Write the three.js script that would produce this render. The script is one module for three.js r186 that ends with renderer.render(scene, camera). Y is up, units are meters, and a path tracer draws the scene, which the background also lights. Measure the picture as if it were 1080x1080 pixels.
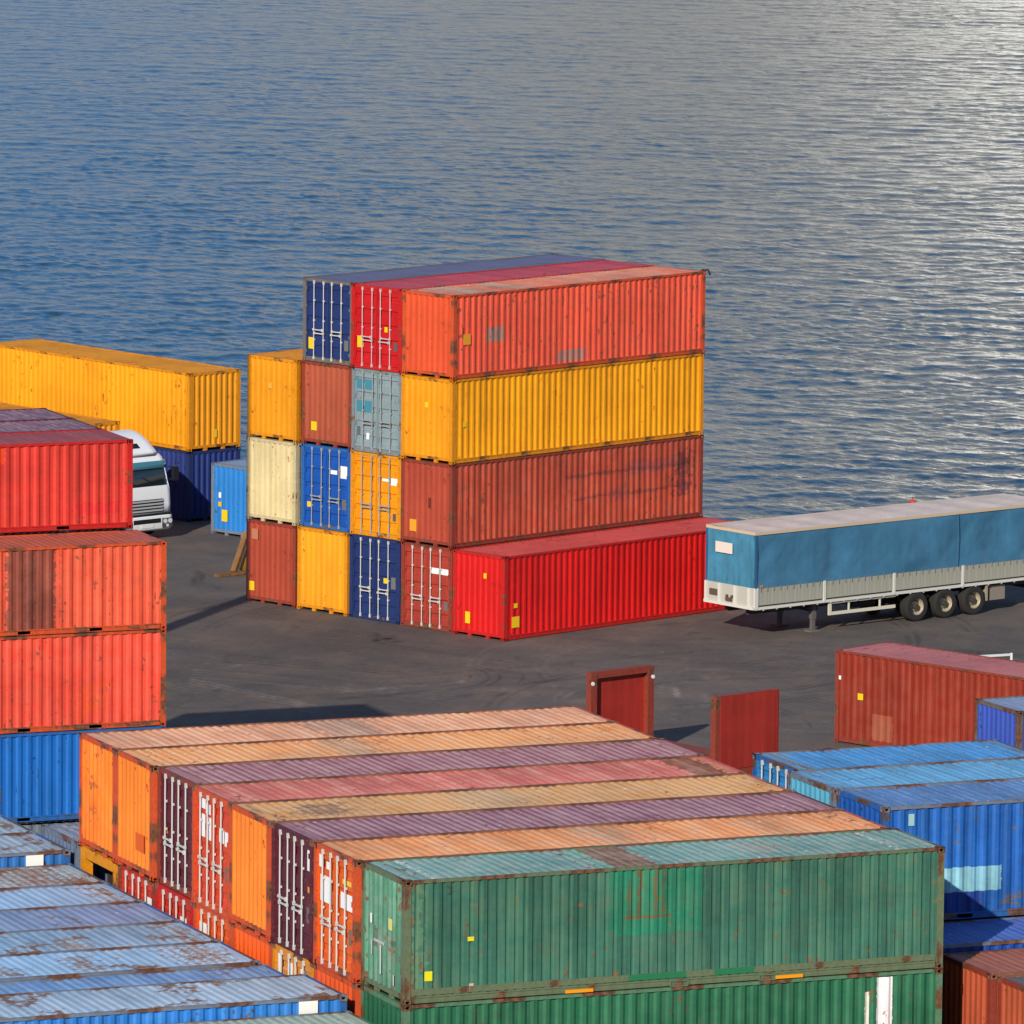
import * as THREE from 'three';
import { mergeGeometries } from 'three/addons/utils/BufferGeometryUtils.js';

// ------------------------------------------------------------------ camera, sky, sun, exposure
const scene = new THREE.Scene();
const camera = new THREE.PerspectiveCamera(7.381, 1, 5, 9000);
camera.position.set(0, 39.663, 0);
camera.rotation.set(-0.135, 0, 0.0105, 'YXZ');
scene.add(camera);

const renderer = new THREE.WebGLRenderer({ antialias: true });
renderer.setSize(1024, 1024);
renderer.toneMapping = THREE.LinearToneMapping;
renderer.toneMappingExposure = 1.16;
renderer.shadowMap.enabled = true;
renderer.shadowMap.type = THREE.PCFSoftShadowMap;

const SUN_EL = 25 * Math.PI / 180;
const sunDir = new THREE.Vector3(-0.325, 0, 0.946).normalize().multiplyScalar(Math.cos(SUN_EL)).setY(Math.sin(SUN_EL));
const sun = new THREE.DirectionalLight(new THREE.Color().setRGB(1.0, 0.92, 0.8), 4.2);
sun.position.copy(sunDir).multiplyScalar(200).add(new THREE.Vector3(0, 0, -225));
sun.target.position.set(0, 0, -225);
sun.castShadow = true;
sun.shadow.mapSize.set(4096, 4096);
Object.assign(sun.shadow.camera, { left: -90, right: 90, top: 90, bottom: -90, near: 10, far: 420 });
scene.add(sun, sun.target);

// ------------------------------------------------------------------ noise
function rng(seed) { let a = (seed * 2654435761) >>> 0; return () => { a = (a + 0x6D2B79F5) >>> 0; let t = a; t = Math.imul(t ^ (t >>> 15), t | 1); t ^= t + Math.imul(t ^ (t >>> 7), t | 61); return ((t ^ (t >>> 14)) >>> 0) / 4294967296; }; }
const NS = 512;
function noiseTable(seed, base, oct) {             // tileable value-noise fbm, 0..1
  const out = new Float32Array(NS * NS); let amp = 1, tot = 0, f = base;
  for (let o = 0; o < oct; o++, f *= 2, amp *= 0.55) {
    const r = rng(seed * 31 + o * 7 + 1), g = new Float32Array(f * f); for (let i = 0; i < f * f; i++) g[i] = r();
    for (let y = 0; y < NS; y++) { const fy = y / NS * f, y0 = fy | 0, ty = fy - y0, sy = ty * ty * (3 - 2 * ty), y1 = (y0 + 1) % f;
      for (let x = 0; x < NS; x++) { const fx = x / NS * f, x0 = fx | 0, tx = fx - x0, sx = tx * tx * (3 - 2 * tx), x1 = (x0 + 1) % f;
        const a = g[y0 * f + x0], b = g[y0 * f + x1], c = g[y1 * f + x0], d = g[y1 * f + x1];
        out[y * NS + x] += amp * (a + (b - a) * sx + (c - a) * sy + (a - b - c + d) * sx * sy); } }
    tot += amp;
  }
  let mn = 9, mx = -9; for (const v of out) { if (v < mn) mn = v; if (v > mx) mx = v; }
  for (let i = 0; i < out.length; i++) out[i] = (out[i] - mn) / (mx - mn);
  return out;
}
const TA = noiseTable(1, 4, 7), TB = noiseTable(2, 8, 6), TC = noiseTable(3, 32, 4);
function smp(T, x, y) {
  x -= Math.floor(x); y -= Math.floor(y); x *= NS; y *= NS;
  const x0 = x | 0, y0 = y | 0, tx = x - x0, ty = y - y0, x1 = (x0 + 1) & 511, y1 = (y0 + 1) & 511, r0 = (y0 & 511) * NS, r1 = y1 * NS, xx = x0 & 511;
  const a = T[r0 + xx], b = T[r0 + x1], c = T[r1 + xx], d = T[r1 + x1];
  return a + (b - a) * tx + (c - a) * ty + (a - b - c + d) * tx * ty;
}
const ss = (a, b, x) => { const t = Math.min(1, Math.max(0, (x - a) / (b - a))); return t * t * (3 - 2 * t); };

// ------------------------------------------------------------------ sky (blue with a bank of bright cloud low over the water)
{
  const w = 1024, h = 512, d = new Float32Array(w * h * 4);
  for (let j = 0; j < h; j++) {
    const el = ((j + 0.5) / h - 0.5) * 180;
    for (let i = 0; i < w; i++) {
      const az = ((i + 0.5) / w - 0.25) * 360;         // 0 = straight ahead over the water, + to the right
      let e = Math.max(0, el);
      const z = Math.exp(-e / 22);
      let r = 0.04 + 0.095 * z, g = 0.095 + 0.34 * z, b = 0.215 + 0.68 * z;
      let a2 = az; if (a2 > 180) a2 -= 360;
      const u = i / w, v = el / 60;
      // a low bank of cloud over the far shore, higher and brighter to the right; thin streaks above it
      const n = 0.6 * smp(TA, u * 7 + 0.13, v * 1.6 + 0.21) + 0.4 * smp(TB, u * 11 + 0.4, v * 3.3);
      const rise = ss(0.5, 6.5, a2) * ss(110, 50, a2);
      const top = 5.6 + 7.5 * ss(-3.5, 3, a2) * ss(120, 60, a2) + 6 * (n - 0.5);
      const bank = ss(top + 3, top - 2.5, el) * (el > -2 ? 1 : 0);
      const wisps = 0.25 * ss(0.52, 0.75, 0.5 * smp(TA, u * 3 + 0.5, v * 0.9) + 0.5 * smp(TB, u * 4, v * 1.4 + 0.2)) * ss(4, 14, el);
      const lum = 0.42 + 0.2 * (n - 0.5) + 5.2 * Math.pow(rise, 1.6) * ss(4.6, 2.0, el);
      r += (lum * 1.0 - r) * bank; g += (lum * 0.965 - g) * bank; b += (lum * 0.87 - b) * bank;
      r += (0.7 - r) * wisps; g += (0.68 - g) * wisps; b += (0.66 - b) * wisps;
      if (el < 0) { const t = ss(0, -6, el); r += (0.10 - r) * t; g += (0.13 - g) * t; b += (0.18 - b) * t; }
      const o = (j * w + i) * 4; d[o] = r; d[o + 1] = g; d[o + 2] = b; d[o + 3] = 1;
    }
  }
  const t = new THREE.DataTexture(d, w, h, THREE.RGBAFormat, THREE.FloatType);
  t.mapping = THREE.EquirectangularReflectionMapping; t.magFilter = THREE.LinearFilter; t.minFilter = THREE.LinearFilter; t.needsUpdate = true;
  scene.background = t; scene.environment = t;
}

// ------------------------------------------------------------------ names, labels
const used = {};
function numbered(n) { const k = used[n] = (used[n] ?? -1) + 1; return k ? `${n}_${String(k).padStart(3, '0')}` : n; }
function thing(name, label, category, group) {
  const o = new THREE.Group(); o.name = numbered(name); o.userData = { label, category }; if (group) o.userData.group = group; scene.add(o); return o;
}
function part(name, geo, mat, parent) { const m = new THREE.Mesh(geo, mat); m.name = name; parent.add(m); return m; }

// ------------------------------------------------------------------ geometry helpers
function boxM(w, h, d, x = 0, y = 0, z = 0) {       // box, uv in units of 2 m
  const g = new THREE.BoxGeometry(w, h, d), uv = g.attributes.uv, n = g.attributes.normal;
  for (let i = 0; i < uv.count; i++) {
    const ax = Math.abs(n.getX(i)) > 0.5 ? [d, h] : Math.abs(n.getY(i)) > 0.5 ? [w, d] : [w, h];
    uv.setXY(i, uv.getX(i) * ax[0] / 2 + x * 0.13 + z * 0.37, uv.getY(i) * ax[1] / 2 + y * 0.29);
  }
  return g.translate(x, y, z);
}
const merge = l => mergeGeometries(l.map(g => { let q = g.index ? g.toNonIndexed() : g; for (const k of Object.keys(q.attributes)) if (!['position', 'normal', 'uv'].includes(k)) q.deleteAttribute(k); return q; }), false);
function cyl(r, len, seg, axis = 'y', r2 = r) { const g = new THREE.CylinderGeometry(r2, r, len, seg); if (axis === 'x') g.rotateZ(-Math.PI / 2); if (axis === 'z') g.rotateX(Math.PI / 2); return g; }
function bar(a, b, w, h = w) { // box between two points
  const A = new THREE.Vector3(...a), B = new THREE.Vector3(...b), d = B.clone().sub(A), L = d.length();
  const g = boxM(w, h, L); const m = new THREE.Matrix4().lookAt(A, B, Math.abs(d.y) / L > 0.95 ? new THREE.Vector3(1, 0, 0) : new THREE.Vector3(0, 1, 0)); g.applyMatrix4(m);
  return g.translate((A.x + B.x) / 2, (A.y + B.y) / 2, (A.z + B.z) / 2);
}
// a folded sheet: profile [[s, d], ...] swept from t0 to t1; map(s, d, t) -> xyz
function folded(prof, t0, t1, map, rows = 1) {
  const P = [], U = [], s0 = prof[0][0], s1 = prof[prof.length - 1][0];
  for (let r = 0; r < rows; r++) {
    const ta = t0 + (t1 - t0) * r / rows, tb = t0 + (t1 - t0) * (r + 1) / rows;
    for (let i = 0; i + 1 < prof.length; i++) {
      const [a, da] = prof[i], [b, db] = prof[i + 1];
      const q = [map(a, da, ta), map(b, db, ta), map(b, db, tb), map(a, da, tb)];
      const ua = (a - s0) / (s1 - s0), ub = (b - s0) / (s1 - s0), va = r / rows, vb = (r + 1) / rows;
      const uv = [[ua, va], [ub, va], [ub, vb], [ua, vb]];
      for (const k of [0, 1, 2, 0, 2, 3]) { P.push(...q[k]); U.push(...uv[k]); }
    }
  }
  const g = new THREE.BufferGeometry();
  g.setAttribute('position', new THREE.Float32BufferAttribute(P, 3)); g.setAttribute('uv', new THREE.Float32BufferAttribute(U, 2)); g.computeVertexNormals();
  return g;
}
function trapezoid(len, pitch, depth, flat = 0.28, slope = 0.22, margin = 0.03) {   // outer flat, slope, inner flat, slope
  const n = Math.max(1, Math.round((len - 2 * margin) / pitch)), p = (len - 2 * margin) / n, out = [[-len / 2, 0]];
  for (let i = 0; i < n; i++) {
    const s = -len / 2 + margin + i * p, f = flat * p, q = slope * p;
    out.push([s + f / 2, 0], [s + f / 2 + q, depth], [s + p - f / 2 - q, depth], [s + p - f / 2, 0]);
  }
  out.push([len / 2, 0]); return out;
}

// ------------------------------------------------------------------ painted-steel textures
function dataTex(w, h, fn, repeat = false) {
  const d = new Uint8Array(w * h * 4), c = [0, 0, 0];
  for (let j = 0; j < h; j++) for (let i = 0; i < w; i++) { fn((i + 0.5) / w, (j + 0.5) / h, c); const o = (j * w + i) * 4; d[o] = c[0]; d[o + 1] = c[1]; d[o + 2] = c[2]; d[o + 3] = 255; }
  const t = new THREE.DataTexture(d, w, h); t.colorSpace = THREE.SRGBColorSpace; t.magFilter = THREE.LinearFilter; t.minFilter = THREE.LinearMipmapLinearFilter; t.generateMipmaps = true;
  if (repeat) t.wrapS = t.wrapT = repeat; t.needsUpdate = true; return t;
}
const mix = (c, k, r, g, b) => { c[0] += (r - c[0]) * k; c[1] += (g - c[1]) * k; c[2] += (b - c[2]) * k; };
// base paint + tone drift, streaks, dust, rust blooms, patches. o.dir: 'v' streaks run down (walls), 'u'/'r' across (roof)
function paint(o) {
  const { w = 1024, h = 256, base, seed = 1, tone = 0.10, dust = 0.25, dustC = [176, 166, 156], rust = 0.2, rustC = [112, 66, 44], streak = 0.2, edge = 0, specks = 0, ribs = 0, ribC = null, patches = [], asp = w / h } = o;
  const sx = seed * 0.173 + 0.05, sy = seed * 0.319 + 0.11, r = rng(seed + 900);
  const sp = []; for (let i = 0; i < specks; i++) sp.push([r(), r(), 0.0008 + r() * r() * 0.0026]);
  const roof = o.roof;
  return dataTex(w, h, (u, v, c) => {
    const X = u * asp * 0.5, Y = v * 0.5;
    c[0] = base[0]; c[1] = base[1]; c[2] = base[2];
    for (const p of patches) {
      const wob = ((p[5] ?? 0.004)) * (smp(TC, X * 1.7 + sx, Y * 1.7) - 0.5) * 4;
      if (u + wob > p[0] && u + wob < p[2] && v + wob > p[1] && v + wob < p[3]) mix(c, p[6] ?? 1, p[4][0], p[4][1], p[4][2]);
    }
    const n1 = smp(TA, X + sx, Y + sy), n2 = smp(TB, X * 2.1 + sy, Y * 2.1 + sx), n3 = smp(TC, X * 1.9 + sx, Y * 1.9 + sy);
    const st = roof ? smp(TB, X * 5 + sx, Y * 0.25 + sy) : smp(TB, X * 6 + sx, Y * 0.16 + sy);
    const k = 1 + tone * (n1 - 0.5) * 2 + tone * 0.8 * (n3 - 0.5) + streak * (st - 0.5) * (0.4 + n2);
    c[0] *= k; c[1] *= k; c[2] *= k;
    const dd = dust * ss(0.35, 0.8, 0.55 * n2 + 0.45 * st); mix(c, dd, dustC[0], dustC[1], dustC[2]);
    if (ribs) { const ph = (u * ribs) % 1; const on = ss(0.28, 0.4, ph) * ss(0.92, 0.8, ph); mix(c, on * (0.35 + 0.5 * n1) * (ribC[3] ?? 0.6), ribC[0], ribC[1], ribC[2]); }
    if (rust) {
      let q = 0.2 * smp(TA, X * 1.3 + sy * 1.7, Y * 1.3 + sx) + 0.32 * smp(TB, X * 4.3 + 0.3, Y * (roof ? 2.6 : 2.0) + sx) + 0.48 * smp(TC, X * 2.6 + sy, Y * (roof ? 1.7 : 1.1) + 0.7);
      if (o.coarse) q = 0.5 * smp(TA, X * 1.7 + sy * 1.7, Y * 1.7 + sx) + 0.3 * smp(TB, X * 2.2 + 0.3, Y * 1.2 + sx) + 0.2 * smp(TC, X * 2.2, Y * 1.4);
      const eb = edge * (Math.exp(-Math.min(v, 1 - v) * (roof ? 16 : 9)) * 0.5 + Math.exp(-Math.min(u, 1 - u) * asp * (roof ? 9 : 9)) * 0.8) * n3 * 0.6;
      const rr = ss(0.70 - rust * 0.3, 0.80 - rust * 0.26, q + eb + (roof ? 0.04 : 0.10) * (st - 0.5));
      const vv = 0.75 + 0.5 * n3; mix(c, rr * 0.85, rustC[0] * vv, rustC[1] * vv, rustC[2] * vv);
    }
    for (const s of sp) { const du = (u - s[0]) * asp, dv = v - s[1]; if (du * du + dv * dv < s[2] * s[2] * 30) mix(c, 0.8, 226, 222, 214); }
    c[0] = Math.min(250, c[0]); c[1] = Math.min(250, c[1]); c[2] = Math.min(250, c[2]);
  }, THREE.RepeatWrapping);
}
const std = (o) => new THREE.MeshPhysicalMaterial({ roughness: 0.55, metalness: 0, specularIntensity: 0.6, side: THREE.DoubleSide, ...o });

// shared neutral wear maps, tinted by the paint colour of each container
const wearSide = [0, 1, 2].map(i => paint({ w: 1024, h: 256, base: [236, 236, 236], seed: 20 + i, tone: 0.07, dust: 0.12, dustC: [216, 206, 196], rust: 0.01 + 0.025 * i, rustC: [150, 120, 105], streak: 0.16, edge: 0.1 }));
const wearEnd = [0, 1, 2].map(i => paint({ w: 256, h: 256, asp: 1, base: [240, 240, 240], seed: 30 + i, tone: 0.06, dust: 0.1, dustC: [216, 206, 196], rust: 0.0001 + 0.05 * i, rustC: [150, 120, 105], streak: 0.12, edge: 0.12 }));
const wearRoof = [0, 1, 2].map(i => paint({ w: 1024, h: 256, roof: 1, base: [214, 212, 210], seed: 40 + i, tone: 0.08, dust: 0.35, dustC: [236, 226, 216], rust: 0.08, rustC: [150, 120, 105], streak: 0.12, edge: 0.3, specks: 30 }));
const frameTex = {};
const FRAMES = [[236, 150, 20], [208, 34, 30], [222, 88, 44], [150, 64, 48], [38, 54, 106], [44, 104, 178], [216, 198, 152], [134, 142, 146], [96, 136, 104], [98, 38, 46], [118, 110, 104], [150, 98, 74], [122, 134, 152], [110, 124, 92]];
function frameMat(rgb, rust = 0.5) {
  rgb = FRAMES.reduce((a, b) => Math.hypot(...b.map((x, i) => x - rgb[i])) < Math.hypot(...a.map((x, i) => x - rgb[i])) ? b : a); rust = rust < 0.42 ? 0.14 : rust < 0.68 ? 0.55 : 0.8;
  const k = rgb.join() + rust;
  return frameTex[k] ??= std({ roughness: 0.6, map: (() => { const t = dataTex(256, 128, (u, v, c) => {
    c[0] = rgb[0] * 0.9; c[1] = rgb[1] * 0.9; c[2] = rgb[2] * 0.9;
    const q = 0.6 * smp(TA, u * 1 + rgb[0] * 0.01, v) + 0.4 * smp(TB, u * 1, v * 1 + rgb[2] * 0.01), n = smp(TC, u, v);
    mix(c, 0.9 * ss(0.72 - rust * 0.45, 0.84 - rust * 0.4, q + 0.2 * (n - 0.5)), 106 * (0.7 + 0.6 * n), 68 * (0.7 + 0.6 * n), 48 * (0.7 + 0.6 * n));
    const kk = 0.88 + 0.2 * n; c[0] *= kk; c[1] *= kk; c[2] *= kk;
  }, THREE.RepeatWrapping); return t; })() });
}
const srgb = c => new THREE.Color(c[0] / 255, c[1] / 255, c[2] / 255).convertSRGBToLinear();
const flatMats = {};
function flat(c, rough = 0.6, metal = 0) { const k = c.join() + rough + metal; return flatMats[k] ??= std({ color: srgb(c), roughness: rough, metalness: metal }); }
const tinted = {};
function wear(kind, i, c) { const k = kind + i + c.join(); return tinted[k] ??= std({ map: (kind === 's' ? wearSide : kind === 'e' ? wearEnd : wearRoof)[i], color: srgb(c), roughness: kind === 'r' ? 0.62 : 0.5 }); }

const ROD = flat([192, 190, 184], 0.5), ROD_DULL = flat([150, 150, 148], 0.5), GASKET = flat([38, 36, 36], 0.9), UNDER = flat([52, 46, 42], 0.95);

// ------------------------------------------------------------------ shipping container
const W = 2.438, GEO = {};
function castingGeo(sx, sy, sz) {                    // hollow corner block with its oval holes; outward signs
  const a = 0.178, b = 0.118, c = 0.162, t = 0.022;
  const plate = (w, h) => { const s = new THREE.Shape([[-w / 2, -h / 2], [w / 2, -h / 2], [w / 2, h / 2], [-w / 2, h / 2]].map(p => new THREE.Vector2(...p))); const o = new THREE.Path(); o.absellipse(0, 0, w * 0.27, h * 0.30, 0, Math.PI * 2, true); s.holes.push(o); return new THREE.ExtrudeGeometry(s, { depth: t, bevelEnabled: false, curveSegments: 5 }); };
  const end = plate(c, b).rotateY(Math.PI / 2).translate(sx > 0 ? a / 2 - t : -a / 2, 0, 0);
  const side = plate(a, b).translate(0, 0, sz > 0 ? c / 2 - t : -c / 2);
  const top = plate(a, c).rotateX(-Math.PI / 2).translate(0, sy > 0 ? b / 2 - t : -b / 2, 0);
  const inner = boxM(t, b, c, -sx * (a / 2 - t / 2), 0, 0), inner2 = boxM(a, b, t, 0, 0, -sz * (c / 2 - t / 2));
  return merge([end, side, top, inner, inner2]);
}
function geos(L, H, pitch = 0.278) {
  const key = [L, H, pitch].join(); if (GEO[key]) return GEO[key];
  const G = GEO[key] = {}, hl = L / 2, hw = W / 2;
  const fl = pitch < 0.25 ? [0.55, 0.13] : [0.28, 0.22];
  G.side = folded(trapezoid(L - 0.30, pitch, 0.036, ...fl), 0.17, H - 0.07, (s, d, t) => [s, t, hw - 0.012 - d - 0.016 * smp(TA, s / 6 + L, t / 5)], 5);
  G.sideBack = folded(trapezoid(L - 0.30, pitch, 0.036), 0.17, H - 0.07, (s, d, t) => [-s, t, -(hw - 0.012 - d - 0.016 * smp(TA, s / 6 + H, t / 5))], 5);
  G.end = folded(trapezoid(W - 0.30, 0.25, 0.045, 0.3, 0.2), 0.2, H - 0.1, (s, d, t) => [-hl + 0.012 + d, t, s]);
  G.roof = folded(trapezoid(L - 0.36, 0.21, 0.013, 0.3, 0.2, 0.15), -hw + 0.06, hw - 0.06, (s, d, t) => [s, H - 0.008 - d - 0.016 * smp(TA, s / 6 + 0.3, t / 4), -t], 4);
  G.roofEnd = boxM(0.24, 0.006, W - 0.3, 0, H - 0.010, 0);
  G.post = boxM(0.15, H - 0.236, 0.15);
  G.topRail = boxM(L - 0.356, 0.07, 0.06);
  const pockets = L > 8 ? [] : [-1.02, 1.02];
  G.rail = (() => { const l = [boxM(L - 0.356, 0.035, 0.045, 0, 0.155, 0), boxM(L - 0.356, 0.02, 0.05, 0, 0.035, -0.02)]; let x0 = -(L - 0.356) / 2; for (const p of [...pockets, null]) { const x1 = p === null ? (L - 0.356) / 2 : p - 0.18; l.push(boxM(x1 - x0, 0.092, 0.012, (x0 + x1) / 2, 0.0915, 0.0)); x0 = p + 0.18; } return merge(l); })();
  G.header = boxM(0.09, 0.1, W - 0.324);
  G.sill = merge([boxM(0.09, 0.1, W - 0.324, 0, 0.15, 0), boxM(0.07, 0.1, 0.16, 0, 0.05, -0.42), boxM(0.07, 0.1, 0.16, 0, 0.05, 0.42)]);
  G.doorSill = boxM(0.09, 0.15, W - 0.324, 0, 0.09, 0);
  G.floor = boxM(L - 0.3, 0.05, W - 0.12, 0, 0.145, 0);
  // one door leaf (right-hand seen from outside): z 0.012 .. 1.07
  const y0 = 0.175, y1 = H - 0.11, zw = 1.055;
  const prof = [[y0 + 0.05, 0]]; const nb = 5, ph = (y1 - y0 - 0.1) / nb;
  for (let i = 0; i < nb; i++) { const b = y0 + 0.05 + i * ph; prof.push([b + ph * 0.28, 0], [b + ph * 0.36, 0.034], [b + ph * 0.64, 0.034], [b + ph * 0.72, 0]); }
  prof.push([y1 - 0.05, 0]);
  const panel = folded(prof, 0.06, zw - 0.04, (s, d, t) => [-hl + 0.05 + d, s, t]);
  { const u = panel.attributes.uv; for (let i = 0; i < u.count; i++) u.setXY(i, u.getY(i), u.getX(i)); }
  const fr = [boxM(0.05, y1 - y0, 0.055, -hl + 0.055, (y0 + y1) / 2, 0.04), boxM(0.05, y1 - y0, 0.055, -hl + 0.055, (y0 + y1) / 2, zw - 0.02), boxM(0.05, 0.06, zw - 0.1, -hl + 0.0555, y0 + 0.03, zw / 2 + 0.01), boxM(0.05, 0.06, zw - 0.1, -hl + 0.0555, y1 - 0.03, zw / 2 + 0.01)];
  G.leaf = merge([panel, ...fr]);
  const rod = (z) => { const l = [cyl(0.019, H - 0.2, 8).translate(-hl - 0.012, H / 2 + 0.01, z)]; for (const y of [0.14, H - 0.12]) l.push(boxM(0.05, 0.11, 0.062, -hl - 0.004, y, z)); for (const f of [0.27, 0.5, 0.74]) l.push(boxM(0.045, 0.05, 0.075, -hl + 0.006, H * f, z)); return merge(l); };
  G.rod1 = rod(0.2); G.rod2 = rod(0.66);
  const hand = (y, z, s) => merge([boxM(0.03, 0.035, 0.46, -hl - 0.045, y, z + s * 0.2), boxM(0.05, 0.09, 0.06, -hl - 0.03, y, z + s * 0.42), boxM(0.05, 0.07, 0.07, -hl - 0.025, y, z)]);
  G.hand1 = hand(0.98, 0.2, 1); G.hand2 = hand(1.10, 0.66, -1);
  G.hinge = boxM(0.06, 0.11, 0.13);
  G.gasket = boxM(0.02, y1 - y0, 0.05, -hl + 0.065, (y0 + y1) / 2, 0);
  for (const m of ['leaf', 'rod1', 'rod2', 'hand1', 'hand2']) G[m + 'L'] = G[m].clone().applyMatrix4(new THREE.Matrix4().makeScale(1, 1, -1));
  for (const m of ['leaf', 'rod1', 'rod2', 'hand1', 'hand2']) { const g = G[m + 'L'], p = g.attributes.position, n = g.attributes.normal, u = g.attributes.uv; for (const a of [p, n, u]) { const s = a.itemSize, d = a.array; for (let i = 0; i < a.count; i += 3) for (let k = 0; k < s; k++) { const q = d[(i + 1) * s + k]; d[(i + 1) * s + k] = d[(i + 2) * s + k]; d[(i + 2) * s + k] = q; } } }
  return G;
}
const CAST = {};
for (const sx of [-1, 1]) for (const sy of [-1, 1]) for (const sz of [-1, 1]) CAST[[sx, sy, sz]] = castingGeo(sx, sy, sz);

// o: L, H, color, end ('door' | 'plain' at the -x end), side/sideBack/roof/endMat materials, frame colour, rust, labels
function container(o) {
  const { L = 12.192, H = 2.591, color, end = 'plain', label, group } = o, G = geos(L, H, o.pitch), hl = L / 2, hw = W / 2;
  const t = thing('shipping_container', label, 'container', group ?? 'stacked shipping containers');
  const s = o.seed ?? (used.shipping_container ?? 0), v = s % 3;
  const mSide = o.side ?? wear('s', v, color), mBack = o.sideBack ?? wear('s', (v + 1) % 3, color), mRoof = o.roof ?? wear('r', v, o.roofColor ?? color), mEnd = o.endMat ?? wear('e', v, o.endColor ?? color), fm = o.frame ?? frameMat(o.frameColor ?? color, o.rust ?? 0.35);
  const pSide = part('side_panel', G.side, mSide, t), pBack = part('side_panel', G.sideBack, mBack, t);
  const pRoof = part('roof_panel', G.roof, mRoof, t); part('floor', G.floor, UNDER, t);
  const mkPlain = (sgn, mat) => { const e = part('end_panel', G.end, mat, t); if (sgn > 0) e.rotation.y = Math.PI; return e; };
  if (o.hidden) { mkPlain(-1, mEnd); mkPlain(1, mEnd); for (const sx of [-1, 1]) for (const sz of [-1, 1]) part('corner_post', boxM(0.15, H, 0.15), fm, t).position.set(sx * (hl - 0.08), H / 2, sz * (hw - 0.08)); return t; }
  for (const q of [-1, 1]) part('roof_edge', G.roofEnd, mRoof, t).position.x = q * (hl - 0.18);
  for (const sx of [-1, 1]) for (const sz of [-1, 1]) {
    part('corner_post', G.post, fm, t).position.set(sx * (hl - 0.08), H / 2, sz * (hw - 0.08));
    for (const sy of [-1, 1]) part('corner_casting', CAST[[sx, sy, sz]], o.topColor && sy > 0 ? frameMat(o.topColor, 0.8) : fm, t).position.set(sx * (hl - 0.086), sy > 0 ? H - 0.056 : 0.056, sz * (hw - 0.078));
  }
  for (const sz of [-1, 1]) { part('top_rail', G.topRail, o.topColor ? frameMat(o.topColor, 0.8) : fm, t).position.set(0, H - 0.037, sz * (hw - 0.034)); const r = part('bottom_rail', G.rail, o.railMat ?? fm, t); r.position.z = sz * (hw - 0.03); if (sz < 0) r.rotation.y = Math.PI; }
  const ds = end === 'door' ? -1 : 1;                 // which end carries the doors
  part('end_header', G.header, fm, t).position.set(-ds * (hl - 0.055), H - 0.056, 0);
  part('end_sill', G.sill, fm, t).position.set(-ds * (hl - 0.055), 0, 0);
  const plain = mkPlain(-ds, mEnd);
  part('door_header', G.header, fm, t).position.set(ds * (hl - 0.055), H - 0.056, 0);
  part('door_sill', G.doorSill, fm, t).position.set(ds * (hl - 0.055), 0, 0);
  const doorMat = o.doorMat ?? wear('e', (v + 1) % 3, o.endColor ?? color), rodMat = o.rods ?? ROD, leaves = [];
  for (const q of ['', 'L']) {
    const d = part('door', G['leaf' + q], doorMat, t); if (ds > 0) d.rotation.y = Math.PI; leaves.push(d);
    if (ds < 0) {
      part('lock_rod', G['rod1' + q], rodMat, d); part('lock_rod', G['rod2' + q], rodMat, d); part('door_handle', G['hand1' + q], rodMat, d); part('door_handle', G['hand2' + q], rodMat, d);
      for (const y of [0.35, 0.95, H - 0.95, H - 0.35]) part('hinge', G.hinge, fm, d).position.set(-hl + 0.02, y, (q ? -1 : 1) * 1.085);
    }
  }
  if (ds < 0) part('door_seal', G.gasket, GASKET, t);
  // print on the -x end: [name, z, y, width, height, colour]
  for (const [n, z, y, w, h, c] of o.ends ?? []) { const g = boxM(0.004, h, w, -hl + (ds < 0 ? 0.046 : 0.008), y, z); part(n, g, flat(c, 0.6), ds < 0 ? leaves[z > 0 ? 0 : 1] : plain); }
  for (const [n, x, y, w, h, c] of o.sides ?? []) part(n, boxM(w, h, 0.004, x, y, hw - 0.008), flat(c, 0.6), pSide);
  return t;
}
// frames: origin, yaw; l runs along a container's length (right and away), w across it (left and away)
function frame(x, z, th) { const c = Math.cos(th), s = Math.sin(th); return { th, at: (l, w, y = 0) => new THREE.Vector3(x + l * c - w * s, y, z - l * s - w * c) }; }
function put(t, F, l, w, y, L = 12.192) { t.position.copy(F.at(l + L / 2, w + W / 2, y)); t.rotation.y = F.th; return t; }
const FA = frame(-2.0, -261.82, 0.793), FD = frame(-2.171, -159.684, 0.389);

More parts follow.
